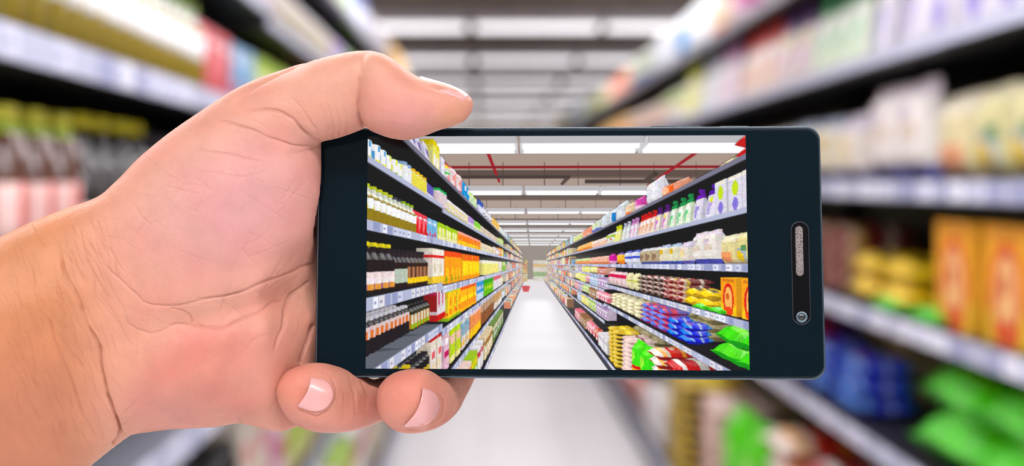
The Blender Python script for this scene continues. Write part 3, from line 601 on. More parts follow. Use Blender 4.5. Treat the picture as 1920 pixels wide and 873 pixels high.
for side in 'LR':
    lv = LVF[side]
    for i, e in enumerate(ends[side]):
        if side == 'R' and i in (3, 4, 5, 6, 7):
            y0 = 5.6
        else: y0 = FX * (abs(SIDE[side][1]) + .03) / abs(e - SXV) + .1
        y0 = max(y0, 3.0)
        ks = rf.sample(kindsS['a'] if side == 'R' and i == 3 else kindsS['b'] if side == 'R' and i in (4, 5, 6) else kindsF, 14); k = 0; y = y0
        while y < YFAR - .9:
            L = min(rf.uniform(.5, 1.1), YFAR - y); nm, o, cat, me = ks[k % 14]; k += 1
            xx = abs(SIDE[side][1]) + .03
            gap_h = (lv[i - 1] - lv[i]) if i else .4
            run(side, i, SXV + (-1 if side == 'L' else 1) * FX * xx / y, SXV + (-1 if side == 'L' else 1) * FX * xx / (y + L), o, me, .2, nm, cat, inset=.03, levels=lv, ymax=YFAR + .1, sub=False)
            y += L + .03
# beyond ten metres nobody could count them
for side, word in (('L', 'left'), ('R', 'right')):
    sgn, xe = SIDE[side]; lv = LVF[side]; b = MB(); r = random.Random(11)
    for i, dz in enumerate(lv):
        y = YFAR + .35; bx = .0 if i < len(lv) - 1 else (.095 if side == 'L' else .112)
        gh = min(.26, (lv[i - 1] - lv[i] - .05) if i else .26)
        while y < 28:
            nm, a, b_ = r.choice(tones); w_ = r.uniform(.15, .4); h_ = gh * r.uniform(.6, 1)
            c1 = C(a if r.random() < .7 else b_); x1 = xe - sgn * (.03 - bx); x2 = x1 - sgn * .15
            b.box(min(x1, x2), max(x1, x2), y, y + w_, HC + dz + .001, HC + dz + h_, c1, top=C(b_))
            y += w_ + .02
    o = link('packaged_groceries', b.mesh('packaged_groceries', MAT_CARD))
    tag(o, 'distant mixed packets filling the %s shelves towards the end of the aisle' % word, 'groceries', kind='stuff')
# end of the aisle
b = MB()
b.box(-1.4, -.3, 29.6, 30.1, 0, 1.9, rgb(232, 200, 90)); b.box(-1.4, -.3, 29.55, 29.6, .3, .7, rgb(240, 230, 180)); b.box(-1.4, -.3, 29.55, 29.6, 1.0, 1.5, rgb(222, 150, 60))
tag(link('display_stand', b.mesh('display_stand', MAT_CARD)), 'yellow display stand at the far end of the aisle', 'display stand')
b = MB()
b.box(.1, 1.2, 30.4, 30.9, 0, 1.8, rgb(235, 232, 220)); b.box(.1, 1.2, 30.35, 30.4, .4, .8, rgb(120, 170, 80)); b.box(.1, 1.2, 30.35, 30.4, 1.2, 1.5, rgb(230, 190, 110))
tag(link('display_stand', b.mesh('display_stand', MAT_CARD)), 'white display stand with green goods at the far end', 'display stand')
b = MB(); b.lathe([(.12, 0), (.17, .25), (.17, .3), (.15, .3), (.1, .02)], lambda a, i: rgb(210, 30, 50), 12)
tag(link('shopping_basket', b.mesh('shopping_basket', MAT_FILM), None, (-.25, 18.5, 0)), 'red basket standing on the floor far down the aisle by the left shelves', 'basket')
bpy.context.view_layer.update()
# ------------------------------------------------------------------ the picture on the phone: the aisle as the phone sees it, drawn from the shop itself
PW, PH, SS = 710, 438, 2       # picture size and oversampling
PX0, PY0 = 688.0, 255.0        # where the picture starts in the photograph
def draw_picture():
    W, H = PW * SS, PH * SS
    zb = np.full(W * H, 0.0, np.float32); img = np.zeros((W * H, 4), np.float32)
    P = []; Cc = []
    for o in SC.objects:
        if o.type != 'MESH' or o.data.name not in RASTER: continue
        v, t, c, glow, smo = RASTER[o.data.name]
        m = np.array(o.matrix_world, np.float32)
        w = v @ m[:3, :3].T + m[:3, 3]
        T = w[t]
        ok = T[:, :, 1].min(1) > .35
        T = T[ok]; c2 = c[ok]
        if not len(T): continue
        n = np.cross(T[:, 1] - T[:, 0], T[:, 2] - T[:, 0]); n /= np.linalg.norm(n, axis=1, keepdims=True) + 1e-12
        cen = T.mean(1); view = cen - np.array([0, 0, HC], np.float32)
        vis = np.abs((n * view).sum(1)) > -1
        flip = np.sign(-(n * view).sum(1))[:, None]; n = n * flip
        if glow: col = np.tile(np.float32([1.3, 1.25, 1.3]), (len(T), 1))
        else:
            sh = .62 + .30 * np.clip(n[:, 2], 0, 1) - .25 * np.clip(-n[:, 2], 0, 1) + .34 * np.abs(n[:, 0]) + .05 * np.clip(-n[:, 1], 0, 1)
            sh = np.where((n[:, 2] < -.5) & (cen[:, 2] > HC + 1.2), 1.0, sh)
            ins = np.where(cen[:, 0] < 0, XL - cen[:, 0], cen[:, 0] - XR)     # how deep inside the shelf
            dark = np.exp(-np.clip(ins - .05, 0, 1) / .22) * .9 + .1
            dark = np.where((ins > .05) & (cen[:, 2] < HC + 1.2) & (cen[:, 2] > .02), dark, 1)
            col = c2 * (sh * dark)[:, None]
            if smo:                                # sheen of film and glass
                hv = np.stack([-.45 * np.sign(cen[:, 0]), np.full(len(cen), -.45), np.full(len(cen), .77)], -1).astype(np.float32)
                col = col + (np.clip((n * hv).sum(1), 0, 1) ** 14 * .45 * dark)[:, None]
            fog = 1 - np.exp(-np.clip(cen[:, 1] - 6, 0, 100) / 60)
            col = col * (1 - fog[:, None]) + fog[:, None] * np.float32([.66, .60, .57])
        goods = o.data.materials[0] in (MAT_CARD, MAT_FILM, MAT_GLASS)
        P.append(T); Cc.append(np.concatenate([col, np.full((len(col), 1), float(goods))], 1).astype(np.float32))
    T = np.concatenate(P); Cc = np.concatenate(Cc)
    sx = (SXV + FX * T[:, :, 0] / T[:, :, 1] - PX0) * SS; sy = (SYV - FY * (T[:, :, 2] - HC) / T[:, :, 1] - PY0) * SS; iz = 1 / T[:, :, 1]
    x0 = np.floor(sx.min(1)); x1 = np.ceil(sx.max(1)); y0 = np.floor(sy.min(1)); y1 = np.ceil(sy.max(1))
    area = (sx[:, 1] - sx[:, 0]) * (sy[:, 2] - sy[:, 0]) - (sx[:, 2] - sx[:, 0]) * (sy[:, 1] - sy[:, 0])
    keep = (x1 >= 0) & (x0 < W) & (y1 >= 0) & (y0 < H) & (np.abs(area) > 1e-4)
    x0 = np.clip(x0, 0, W - 1); x1 = np.clip(x1, 0, W - 1); y0 = np.clip(y0, 0, H - 1); y1 = np.clip(y1, 0, H - 1)
    size = np.maximum(x1 - x0, y1 - y0) + 1
    def splat(idx, n):
        ar = np.arange(n, dtype=np.float32)
        for s in range(0, len(idx), max(1, 3000000 // (n * n))):
            k = idx[s:s + max(1, 3000000 // (n * n))]
            gx = x0[k, None, None] + ar[None, None, :]; gy = y0[k, None, None] + ar[None, :, None]
            px = gx + .5; py = gy + .5
            X = sx[k]; Y = sy[k]; A = area[k][:, None, None]
            w1 = ((px - X[:, 0, None, None]) * (Y[:, 2] - Y[:, 0])[:, None, None] - (X[:, 2] - X[:, 0])[:, None, None] * (py - Y[:, 0, None, None])) / A
            w2 = ((X[:, 1] - X[:, 0])[:, None, None] * (py - Y[:, 0, None, None]) - (px - X[:, 0, None, None]) * (Y[:, 1] - Y[:, 0])[:, None, None]) / A
            w0 = 1 - w1 - w2
            ins = (w0 >= -1e-4) & (w1 >= -1e-4) & (w2 >= -1e-4) & (gx < W) & (gy < H)
            z = w0 * iz[k][:, 0, None, None] + w1 * iz[k][:, 1, None, None] + w2 * iz[k][:, 2, None, None]
            ti, yy, xx = np.nonzero(ins)
            pix = (gy[ti, yy, 0].astype(np.int64)) * W + gx[ti, 0, xx].astype(np.int64)
            zz = z[ti, yy, xx]; cc = Cc[k[ti]]
            o = np.argsort(zz, kind='stable'); pix = pix[o]; zz = zz[o]; cc = cc[o]
            np.maximum.at(zb, pix, zz)
            m = zz >= zb[pix] - 1e-9
            img[pix[m]] = cc[m]
    order = np.nonzero(keep)[0]
    lo = 0
    for n in (4, 8, 16, 32, 64, 128, 256, 512, 1500):
        idx = order[(size[order] > lo) & (size[order] <= n)]; lo = n
        if n <= 128: splat(idx, n)
        else:
            for j in idx:                        # big faces one at a time over their own box
                gx = np.arange(x0[j], x1[j] + 1)[None, :]; gy = np.arange(y0[j], y1[j] + 1)[:, None]; px = gx + .5; py = gy + .5
                w1 = ((px - sx[j, 0]) * (sy[j, 2] - sy[j, 0]) - (sx[j, 2] - sx[j, 0]) * (py - sy[j, 0])) / area[j]
                w2 = ((sx[j, 1] - sx[j, 0]) * (py - sy[j, 0]) - (px - sx[j, 0]) * (sy[j, 1] - sy[j, 0])) / area[j]
                w0 = 1 - w1 - w2; z = w0 * iz[j, 0] + w1 * iz[j, 1] + w2 * iz[j, 2]
                pix = (gy * W + gx).astype(np.int64); m = (w0 >= -1e-4) & (w1 >= -1e-4) & (w2 >= -1e-4) & (z > zb[pix])
                q = pix[m]; zb[q] = z[m]; img[q] = Cc[j]
    gm = img[:, 3].reshape(H, W); im = img[:, :3].reshape(H, W, 3)
    Z = zb.reshape(H, W)
    def soft(a, n):
        for _ in range(n):
            p = np.pad(a, ((1, 1), (1, 1)) + ((0, 0),) * (a.ndim - 2), mode='edge')
            a = (p[:-2, 1:-1] + p[2:, 1:-1] + p[1:-1, :-2] + p[1:-1, 2:] + 2 * a) / 6
        return a
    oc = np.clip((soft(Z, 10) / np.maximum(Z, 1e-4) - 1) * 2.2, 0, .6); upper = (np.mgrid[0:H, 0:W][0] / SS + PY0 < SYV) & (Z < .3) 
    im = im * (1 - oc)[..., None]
    rn = np.random.RandomState(4); g1 = soft(rn.randn(H, W, 3).astype(np.float32), 5) * .9 + soft(rn.randn(H, W, 1).astype(np.float32), 4) * .9
    yy, xx = np.mgrid[0:H, 0:W]; py = yy / SS + PY0; px = xx / SS + PX0
    flo = (np.abs(im - im[int((640 - PY0) * SS), int((1030 - PX0) * SS)]).sum(-1) < .22) & (py > 530)
    shop = gm > .5
    im = im * np.where(shop[..., None], np.clip(1 + g1 * .27 * np.where(im.max(-1) > .95, .3, 1)[..., None], .45, 1.6), 1)
    im[flo] = im[flo] * 0 + np.float32([.70, .675, .695])
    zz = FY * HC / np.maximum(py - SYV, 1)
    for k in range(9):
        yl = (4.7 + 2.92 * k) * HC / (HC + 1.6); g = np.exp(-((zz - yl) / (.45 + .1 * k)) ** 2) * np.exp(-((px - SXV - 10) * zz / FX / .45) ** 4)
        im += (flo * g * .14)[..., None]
    # the lamps mirrored in the polished floor of the picture
    im = np.clip(im, 0, 1.0); lum = im.mean(-1, keepdims=True); im = np.clip(lum + (im - lum) * 1.22, 0, 1); im = np.clip(soft(im, 2) * 1.12 - .008, 0, 1)
    im = im.reshape(PH, SS, PW, SS, 3).mean((1, 3))
    return im
# ------------------------------------------------------------------ the phone
from mathutils import Matrix
def rotm(a, b, c):
    ca, sa, cb, sb, cc, sc = math.cos(a), math.sin(a), math.cos(b), math.sin(b), math.cos(c), math.sin(c)
    Rx = np.array([[1, 0, 0], [0, ca, -sa], [0, sa, ca]]); Rz = np.array([[cb, -sb, 0], [sb, cb, 0], [0, 0, 1]]); Ry = np.array([[cc, 0, sc], [0, 1, 0], [-sc, 0, cc]])
    return Rz @ Rx @ Ry
PR = rotm(-0.07583613, -0.03756354, -0.00141199); PO = np.array([0.02048681, DPH, HC - 0.01996555])
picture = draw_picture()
phone = bpy.data.objects.new('smartphone', None); COL.objects.link(phone)
M4 = np.eye(4); M4[:3, :3] = PR; M4[:3, 3] = PO
phone.matrix_world = Matrix(M4.tolist())
tag(phone, 'black smartphone held sideways in the hand, its screen showing the supermarket aisle', 'phone')
X0, X1, Z0, Z1, TH = -.0692, .0760, -.0361, .0361, .0078
def rrect(x0, x1, z0, z1, r, n=10):
    pts = []
    for cx, cz, a0 in ((x1 - r, z1 - r, 0), (x0 + r, z1 - r, 90), (x0 + r, z0 + r, 180), (x1 - r, z0 + r, 270)):
        for k in range(n + 1):
            a = math.radians(a0 + 90 * k / n); pts.append((cx + r * math.cos(a), cz + r * math.sin(a)))
    return pts
def stackrings(name, rings, mat, parent, cap0=True, cap1=True, smooth=False):
    """rings: (outline points, depth)"""
    v = []; f = []; n = len(rings[0][0])
    for pts, y in rings: v += [(x, y, z) for x, z in pts]
    for i in range(len(rings) - 1):
        for k in range(n):
            k2 = (k + 1) % n; f.append((i * n + k, i * n + k2, (i + 1) * n + k2, (i + 1) * n + k))
    if cap0: f.append(tuple(reversed(range(n))))
    if cap1: f.append(tuple((len(rings) - 1) * n + k for k in range(n)))
    me = bpy.data.meshes.new(name); me.from_pydata(v, [], f); me.materials.append(mat); me.update()
    me.polygons.foreach_set('use_smooth', [len(p) == 4 for p in f])
    import bmesh
    bm = bmesh.new(); bm.from_mesh(me); bmesh.ops.recalc_face_normals(bm, faces=bm.faces); bm.to_mesh(me); bm.free()
    return link(name, me, parent)
MAT_FRAME = principled('dark_anodised_frame', rgb(34, 42, 50), 0.38, metal=0.7)
MAT_PGLASS = principled('black_front_glass', rgb(3, 17, 24), 0.08, spec=0.10)
MAT_EDGE = principled('polished_frame_edge', rgb(84, 98, 106), 0.35, metal=.9)
MAT_BACK = principled('dark_back_glass', rgb(12, 16, 22), 0.1)
ins = lambda d, r: rrect(X0 + d, X1 - d, Z0 + d, Z1 - d, r)
stackrings('frame', [(ins(.0013, .0030), .0002), (ins(.0006, .0036), .0002), (ins(.0001, .0040), .0009), (ins(0, .0041), .0018), (ins(0, .0041), TH - .0018), (ins(.0006, .0036), TH - .0004), (ins(.0012, .003), TH - .0002)], MAT_FRAME, phone)
stackrings('frame_edge', [(ins(.0007, .0036), .0002), (ins(.0005, .0038), .00005), (ins(.0003, .0039), .0002), (ins(.0002, .0040), .0006)], MAT_EDGE, phone, False, False)
gl = stackrings('front_glass', [(ins(.0013, .0032), -.00035), (ins(.0009, .0035), -.0002), (ins(.0008, .0035), .0004)], MAT_PGLASS, phone)
stackrings('back_cover', [(ins(.0014, .003), TH - .0006), (ins(.0012, .0031), TH), (ins(.002, .0026), TH + .0002)], MAT_BACK, phone)
# display
md = bpy.data.materials.new('lit_display'); md.use_nodes = True
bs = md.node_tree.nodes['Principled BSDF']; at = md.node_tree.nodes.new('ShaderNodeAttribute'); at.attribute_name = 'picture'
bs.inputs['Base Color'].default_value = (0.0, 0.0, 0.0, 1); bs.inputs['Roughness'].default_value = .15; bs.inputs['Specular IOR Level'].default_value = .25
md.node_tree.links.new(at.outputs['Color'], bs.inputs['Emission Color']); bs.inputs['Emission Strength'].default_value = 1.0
DWX, DWZ = .10874449 / 2, .06662807 / 2
jj, ii = np.meshgrid(np.arange(PH), np.arange(PW), indexing='ij')
vx = -DWX + 2 * DWX * ii / (PW - 1); vz = DWZ - 2 * DWZ * jj / (PH - 1)
V = np.stack([vx, np.full_like(vx, -.00042), vz], -1).reshape(-1, 3)
a = (jj[:-1, :-1] * PW + ii[:-1, :-1]).ravel(); F = np.stack([a, a + PW, a + PW + 1, a + 1], -1)
me = bpy.data.meshes.new('display')
me.vertices.add(len(V)); me.vertices.foreach_set('co', V.ravel().astype(np.float32))
me.loops.add(F.size); me.loops.foreach_set('vertex_index', F.ravel().astype(np.int32))
me.polygons.add(len(F)); me.polygons.foreach_set('loop_start', np.arange(0, F.size, 4, dtype=np.int32)); me.polygons.foreach_set('loop_total', np.full(len(F), 4, np.int32))
ca = me.attributes.new('picture', 'FLOAT_COLOR', 'POINT')
pc = np.ones((PH * PW, 4), np.float32); pc[:, :3] = picture.reshape(-1, 3); ca.data.foreach_set('color', pc.ravel())
me.materials.append(md); me.update(calc_edges=True); link('display', me, phone, label='lit screen showing a supermarket aisle with shelves on both sides')
# earpiece slot, grille, front camera
MS = principled('slot_black', rgb(3, 3, 5), .4, spec=.1); MSR = principled('slot_rim', rgb(40, 44, 50), .35, metal=.6)
sl = stackrings('earpiece_slot', [(rrect(.0668, .0716, -.0203, .0085, .00235), -.00042), (rrect(.0668, .0716, -.0203, .0085, .00235), -.0003)], MS, phone)
stackrings('slot_rim', [(rrect(.0666, .0718, -.0205, .0087, .0025), -.00036), (rrect(.0666, .0718, -.0205, .0087, .0025), -.00052), (rrect(.0669, .0715, -.0202, .0084, .0023), -.00052), (rrect(.0669, .0715, -.0202, .0084, .0023), -.00036)], MSR, sl, False, False)
MG = principled('grille_metal', rgb(120, 112, 110), .4, metal=.5); nt = MG.node_tree
tcn = nt.nodes.new('ShaderNodeTexCoord'); vo = nt.nodes.new('ShaderNodeTexVoronoi'); vo.inputs['Scale'].default_value = 2600
rp = nt.nodes.new('ShaderNodeValToRGB'); rp.color_ramp.elements[0].position = .25; rp.color_ramp.elements[0].color = (.012, .011, .011, 1); rp.color_ramp.elements[1].position = .45; rp.color_ramp.elements[1].color = (.26, .22, .21, 1)
nt.links.new(tcn.outputs['Object'], vo.inputs['Vector']); nt.links.new(vo.outputs['Distance'], rp.inputs['Fac']); nt.links.new(rp.outputs['Color'], nt.nodes['Principled BSDF'].inputs['Base Color'])
stackrings('speaker_grille', [(rrect(.0680, .0699, -.0066, .0072, .0009), -.0007), (rrect(.0678, .0701, -.0068, .0074, .0011), -.0004)], MG, phone)
def disc(r, n=28): return [(.0692 + r * math.cos(2 * math.pi * k / n), -.0183 + r * math.sin(2 * math.pi * k / n)) for k in range(n)]
cam_p = stackrings('front_camera', [(disc(.00095), -.00045), (disc(.00105), -.0008), (disc(.0015), -.0008), (disc(.0017), -.0004)], principled('camera_ring', rgb(96, 112, 118), .3, metal=.6), phone, False, True)
stackrings('camera_lens', [(disc(.0003), -.00072), (disc(.0008), -.0006), (disc(.00095), -.00044)], principled('camera_glass', rgb(12, 18, 20), .03, coat=1), cam_p)
kx = [(.030, .034), (.036, .046)]
for x_a, x_b in ((.028, .042), (.048, .056)):
    b = MB(); b.box(x_a, x_b, .0028, .0052, Z1 - .0005, Z1 + .0004, (.05, .06, .07)); me = b.mesh('side_button', MAT_METAL); RASTER.pop(me.name); link('side_button', me, phone)
# ------------------------------------------------------------------ the hand
# control points are (column, row) of the photograph plus a depth w behind the phone's front, in units of PXU
def orth(px, py, w):
    k = 1 + w / FPX
    return (VPX + (px - VPX) * k, VPY + (py - VPY) * k)
def sstep(t): t = np.clip(t, 0, 1); return t * t * (3 - 2 * t)
def catmull(pts, n=8):
    P = np.array(pts, float); out = []
    for i in range(len(P)):
        a, b, c, d = P[i - 1], P[i], P[(i + 1) % len(P)], P[(i + 2) % len(P)]
        for k in range(n):
            t = k / n; out.append(.5 * ((2 * b) + (c - a) * t + (2 * a - 5 * b + 4 * c - d) * t * t + (3 * b - a - 3 * c + d) * t ** 3))
    return np.array(out)
G = 3.0
GX0, GX1, GY0, GY1, GW0, GW1 = -420, 1090, 60, 1200, -150, 235
gx = np.arange(GX0, GX1, G); gy = np.arange(GY0, GY1, G); gw = np.arange(GW0, GW1, G)
OX, OY = np.meshgrid(gx, gy)                          # rows = y
def sdist(poly, X, Y):
    A = poly; B = np.roll(poly, -1, 0); best = np.full(X.shape, 1e9); ins = np.zeros(X.shape, bool)
    for (ax, ay), (bx, by) in zip(A, B):
        dx, dy = bx - ax, by - ay; t = np.clip(((X - ax) * dx + (Y - ay) * dy) / (dx * dx + dy * dy + 1e-9), 0, 1)
        best = np.minimum(best, (X - ax - t * dx) ** 2 + (Y - ay - t * dy) ** 2)
        cr = (ay > Y) != (by > Y)
        with np.errstate(divide='ignore', invalid='ignore'): xi = ax + (Y - ay) * dx / (dy if dy else 1e-9)
        ins ^= cr & (X < xi)
    return np.sqrt(best) * np.where(ins, 1, -1)
def relax(u, mask, h, its, om):
    u = u.copy(); jj_, ii_ = np.indices(u.shape); par = (jj_ + ii_) & 1
    for _ in range(its):
        for p in (0, 1):
            s = np.zeros_like(u); s[1:-1, 1:-1] = (u[:-2, 1:-1] + u[2:, 1:-1] + u[1:-1, :-2] + u[1:-1, 2:] + h * h) * .25
            m = mask & (par == p); u[m] += om * (s[m] - u[m])
    return u
def blur(a, n=1):
    for _ in range(n):
        p = np.pad(a, 1, mode='edge'); a = (p[:-2, 1:-1] + p[2:, 1:-1] + p[1:-1, :-2] + p[1:-1, 2:] + 4 * a) / 8
    return a
def inflate(poly):
    """smooth pillow height over an outline: u with lap(u) = -1, zero on the outline, negative outside"""
    D = np.full(OX.shape, -50.0); pad = 60
    i0 = max(0, int((poly[:, 0].min() - pad - GX0) / G)); i1 = min(len(gx), int((poly[:, 0].max() + pad - GX0) / G) + 2)
    j0 = max(0, int((poly[:, 1].min() - pad - GY0) / G)); j1 = min(len(gy), int((poly[:, 1].max() + pad - GY0) / G) + 2)
    sub = (slice(j0, j1), slice(i0, i1)); d = sdist(poly, OX[sub], OY[sub])
    u = None
    for f, its in ((8, 300), (4, 160), (2, 100), (1, 60)):
        ds = d[::f, ::f]; m = ds > 0
        m[0] = m[-1] = False; m[:, 0] = m[:, -1] = False
        if u is None: u0 = np.zeros(ds.shape)
        else:
            yi = np.minimum(np.arange(ds.shape[0]) / 2, u.shape[0] - 1.001); xi = np.minimum(np.arange(ds.shape[1]) / 2, u.shape[1] - 1.001)
            y0, x0 = yi.astype(int), xi.astype(int); fy = (yi - y0)[:, None]; fx = (xi - x0)[None]
            u0 = (u[y0][:, x0] * (1 - fy) * (1 - fx) + u[y0][:, x0 + 1] * (1 - fy) * fx + u[y0 + 1][:, x0] * fy * (1 - fx) + u[y0 + 1][:, x0 + 1] * fy * fx)
        u = relax(np.where(m, u0, 0), m, G * f, its, 1.6)
    ratio = np.where(d > 2 * G, u / np.maximum(d, 1), 0); wt = (d > 2 * G).astype(float)
    rn, wn = ratio.copy(), wt.copy()
    for _ in range(26):                            # carry the slope at the rim outwards
        b, c = blur(rn * wn), blur(wn); m = (wn < .5) & (c > 1e-4); rn = np.where(m, b / np.maximum(c, 1e-4), rn); wn = np.where(m, 1.0, wn)
    for _ in range(6): rn = np.where(wt > 0, ratio, blur(rn))
    rr = np.where(wn > 0, rn, 10)
    near = sstep((d - 1.5 * G) / (2.5 * G))
    rr = np.maximum(rr, 10); uu = np.where(d > 0, u * near + (1 - near) * rr * d, rr * d); uu = np.where(wn < .5, np.minimum(uu, d * 20), uu)
    full = np.full(OX.shape, -600.0); full[sub] = uu
    return full
def smax(a, b, k):
    h = np.clip(.5 + .5 * (a - b) / k, 0, 1); return b + (a - b) * h + k * h * (1 - h)
PIECES = []
def piece(pts, zfun, kf, kb, blend):
    """pts: outline in photograph pixels; zfun(px, py): depth of the middle of the flesh; kf, kb: how full to the front and back"""
    P = catmull(pts)
    P = np.array([orth(x, y, float(zfun(np.float64(x), np.float64(y)))) for x, y in P])
    u = inflate(P); Z = zfun(OX, OY) + 0 * OX
    uy, ux = np.gradient(u, G); PIECES.append((u * 4, ux * 4, uy * 4, Z, kf(OX, OY) + 0 * OX, kb(OX, OY) + 0 * OX, blend))
cst = lambda v: (lambda x, y: v + 0 * x)
# forearm, wrist and palm
palm = [(-400, 640), (-250, 556), (-120, 497), (0, 445), (60, 416), (120, 391), (185, 368), (222, 338), (265, 294), (320, 249), (375, 211), (430, 174), (480, 149), (530, 131), (570, 119), (598, 122), (606, 160),
        (603, 210), (601, 262), (601, 310), (598, 360), (590, 410), (588, 450), (612, 490), (665, 520), (690, 590), (680, 680), (640, 745), (580, 785), (540, 803), (517, 806), (488, 799), (452, 790), (415, 796), (375, 798), (330, 800),
        (285, 806), (252, 812), (226, 829), (196, 852), (168, 876), (120, 925), (60, 990), (-60, 1110), (-190, 1165), (-330, 1000)]
zpalm = lambda x, y: 22 + 95 * sstep((x - 500) / 120) * sstep((y - 430) / 70) + 10 * sstep((200 - x) / 300)
piece(palm, zpalm, lambda x, y: .36 + .16 * sstep((230 - x) / 300), lambda x, y: .34 + .18 * sstep((230 - x) / 300), 1)
# thumb: ball and first bone
piece([(400, 275), (426, 222), (468, 188), (512, 160), (550, 138), (590, 114), (640, 101), (680, 96), (710, 100), (735, 125), (738, 170), (715, 215), (690, 236), (662, 249), (632, 259), (600, 266), (560, 282), (500, 320), (430, 320)],
      lambda x, y: 12 - 42 * sstep((x - 520) / 190), cst(.62), cst(.62), 22)
# thumb: end bone with its pad
piece([(672, 165), (676, 132), (690, 104), (712, 100), (738, 112), (765, 133), (790, 147), (815, 153), (845, 161), (872, 173), (886, 188), (885, 207), (872, 226), (850, 236), (820, 245), (792, 256), (765, 262), (738, 260), (712, 252), (690, 241), (677, 222), (670, 196)],
      lambda x, y: -50 + 6 * sstep((x - 780) / 100), cst(.78), cst(.70), 5)
# little finger
piece([(523, 738), (528, 712), (545, 693), (573, 682), (605, 681), (640, 690), (672, 700), (705, 712), (750, 712), (790, 740), (770, 775), (725, 784), (692, 797), (660, 806), (622, 810), (586, 806), (556, 794), (534, 772)],
      lambda x, y: -30 + 118 * sstep((x - 590) / 190) , cst(.75), cst(.70), 4)
# ring finger
piece([(706, 748), (711, 724), (731, 703), (760, 693), (795, 692), (818, 700), (838, 700), (866, 680), (895, 690), (885, 720), (872, 745), (860, 768), (838, 790), (810, 805), (775, 811), (745, 807), (722, 791), (710, 771)],
      lambda x, y: -34 + 130 * sstep((x - 790) / 95), cst(.78), cst(.70), 4)
# hidden lengths of the four fingers behind the phone, round-ended tapered links
LINKS = []
def chain(pts, blend=14):
    for (a, b) in zip(pts[:-1], pts[1:]): LINKS.append((a, b, blend))
chain([(600, 640, 112, 50), (700, 640, 128, 47), (778, 700, 122, 44), (735, 745, 62, 42)])          # little
chain([(610, 560, 112, 54), (740, 560, 132, 50), (850, 620, 128, 44), (838, 664, 108, 38)])         # ring
chain([(610, 470, 118, 56), (760, 455, 124, 52), (900, 500, 122, 49), (975, 560, 112, 44), (985, 620, 104, 40)])    # middle
chain([(560, 380, 108, 56), (700, 350, 124, 52), (850, 350, 118, 48), (940, 370, 110, 44), (1000, 410, 102, 40)])   # index
LK = []
for (a, b, bl) in LINKS:
    pa = np.array([*orth(a[0], a[1], a[2]), a[2]]); pb = np.array([*orth(b[0], b[1], b[2]), b[2]]); LK.append((pa, pb, a[3], b[3], bl))
VOL = np.empty((len(gw), len(gy), len(gx)), np.float32)
for wi, wv in enumerate(gw):
    acc = None
    for (u, ux, uy, Z, kf, kb, bl) in PIECES:
        k = np.where(wv < Z, kf, kb); dz = (wv - Z) / k
        F_ = u - dz * dz; d = F_ / np.sqrt(ux * ux + uy * uy + (2 * dz / k) ** 2 + 20)
        d = np.maximum(np.where(u < -1100, -60, d), -60)
        acc = d if acc is None else smax(acc, d, bl)
    for (pa, pb, ra, rb, bl) in LK:
        lo = np.minimum(pa, pb) - 80; hi = np.maximum(pa, pb) + 80
        if wv < lo[2] or wv > hi[2]: continue
        i0, i1 = max(0, int((lo[0] - GX0) / G)), int((hi[0] - GX0) / G) + 1; j0, j1 = max(0, int((lo[1] - GY0) / G)), int((hi[1] - GY0) / G) + 1
        sl_ = (slice(j0, j1), slice(i0, i1)); X = OX[sl_]; Y = OY[sl_]; e = pb - pa; L2 = (e * e).sum()
        t = np.clip(((X - pa[0]) * e[0] + (Y - pa[1]) * e[1] + (wv - pa[2]) * e[2]) / L2, 0, 1)
        d = ra + (rb - ra) * t - np.sqrt((X - pa[0] - t * e[0]) ** 2 + (Y - pa[1] - t * e[1]) ** 2 + (wv - pa[2] - t * e[2]) ** 2)
        acc[sl_] = smax(acc[sl_], d, bl)
    VOL[wi] = acc
def surface_nets(V):
    S = V > 0
    cnt = np.zeros(tuple(n - 1 for n in V.shape), np.int8)
    for a in (0, 1):
        for b in (0, 1):
            for c in (0, 1): cnt += S[a:V.shape[0] - 1 + a, b:V.shape[1] - 1 + b, c:V.shape[2] - 1 + c]
    act = np.argwhere((cnt > 0) & (cnt < 8)); idx = np.full(cnt.shape, -1, np.int32); idx[tuple(act.T)] = np.arange(len(act))
    cor = {}
    for a in (0, 1):
        for b in (0, 1):
            for c in (0, 1): cor[a, b, c] = V[act[:, 0] + a, act[:, 1] + b, act[:, 2] + c]
    acc = np.zeros((len(act), 3)); n = np.zeros(len(act))
    for p in cor:
        for ax in range(3):
            if p[ax]: continue
            q = list(p); q[ax] = 1; q = tuple(q); va, vb = cor[p], cor[q]; m = (va > 0) != (vb > 0)
            t = np.where(m, va / np.where(m, va - vb, 1), 0); pt = np.array(p, float)[None] + 0 * acc; pt[:, ax] += t
            acc[m] += pt[m]; n[m] += 1
    pos = act + acc / n[:, None]; quads = []
    for ax in range(3):
        o1, o2 = [(1, 2), (2, 0), (0, 1)][ax]
        a = [slice(None)] * 3; b = [slice(None)] * 3; a[ax] = slice(0, -1); b[ax] = slice(1, None)
        A = S[tuple(a)]; B = S[tuple(b)]; e = np.argwhere(A != B); s = A[tuple(e.T)]
        ok = (e[:, o1] > 0) & (e[:, o2] > 0) & (e[:, o1] < V.shape[o1] - 1) & (e[:, o2] < V.shape[o2] - 1); e = e[ok]; s = s[ok]
        def cell(d1, d2):
            c = e.copy(); c[:, o1] -= d1; c[:, o2] -= d2; return idx[tuple(c.T)]
        q = np.stack([cell(1, 1), cell(0, 1), cell(0, 0), cell(1, 0)], -1); q = np.where(s[:, None], q, q[:, ::-1]); quads.append(q)
    return pos, np.concatenate(quads)
pos, quads = surface_nets(VOL)
vt = np.stack([GX0 + pos[:, 2] * G, GY0 + pos[:, 1] * G, GW0 + pos[:, 0] * G], -1)     # ortho x, ortho y, w
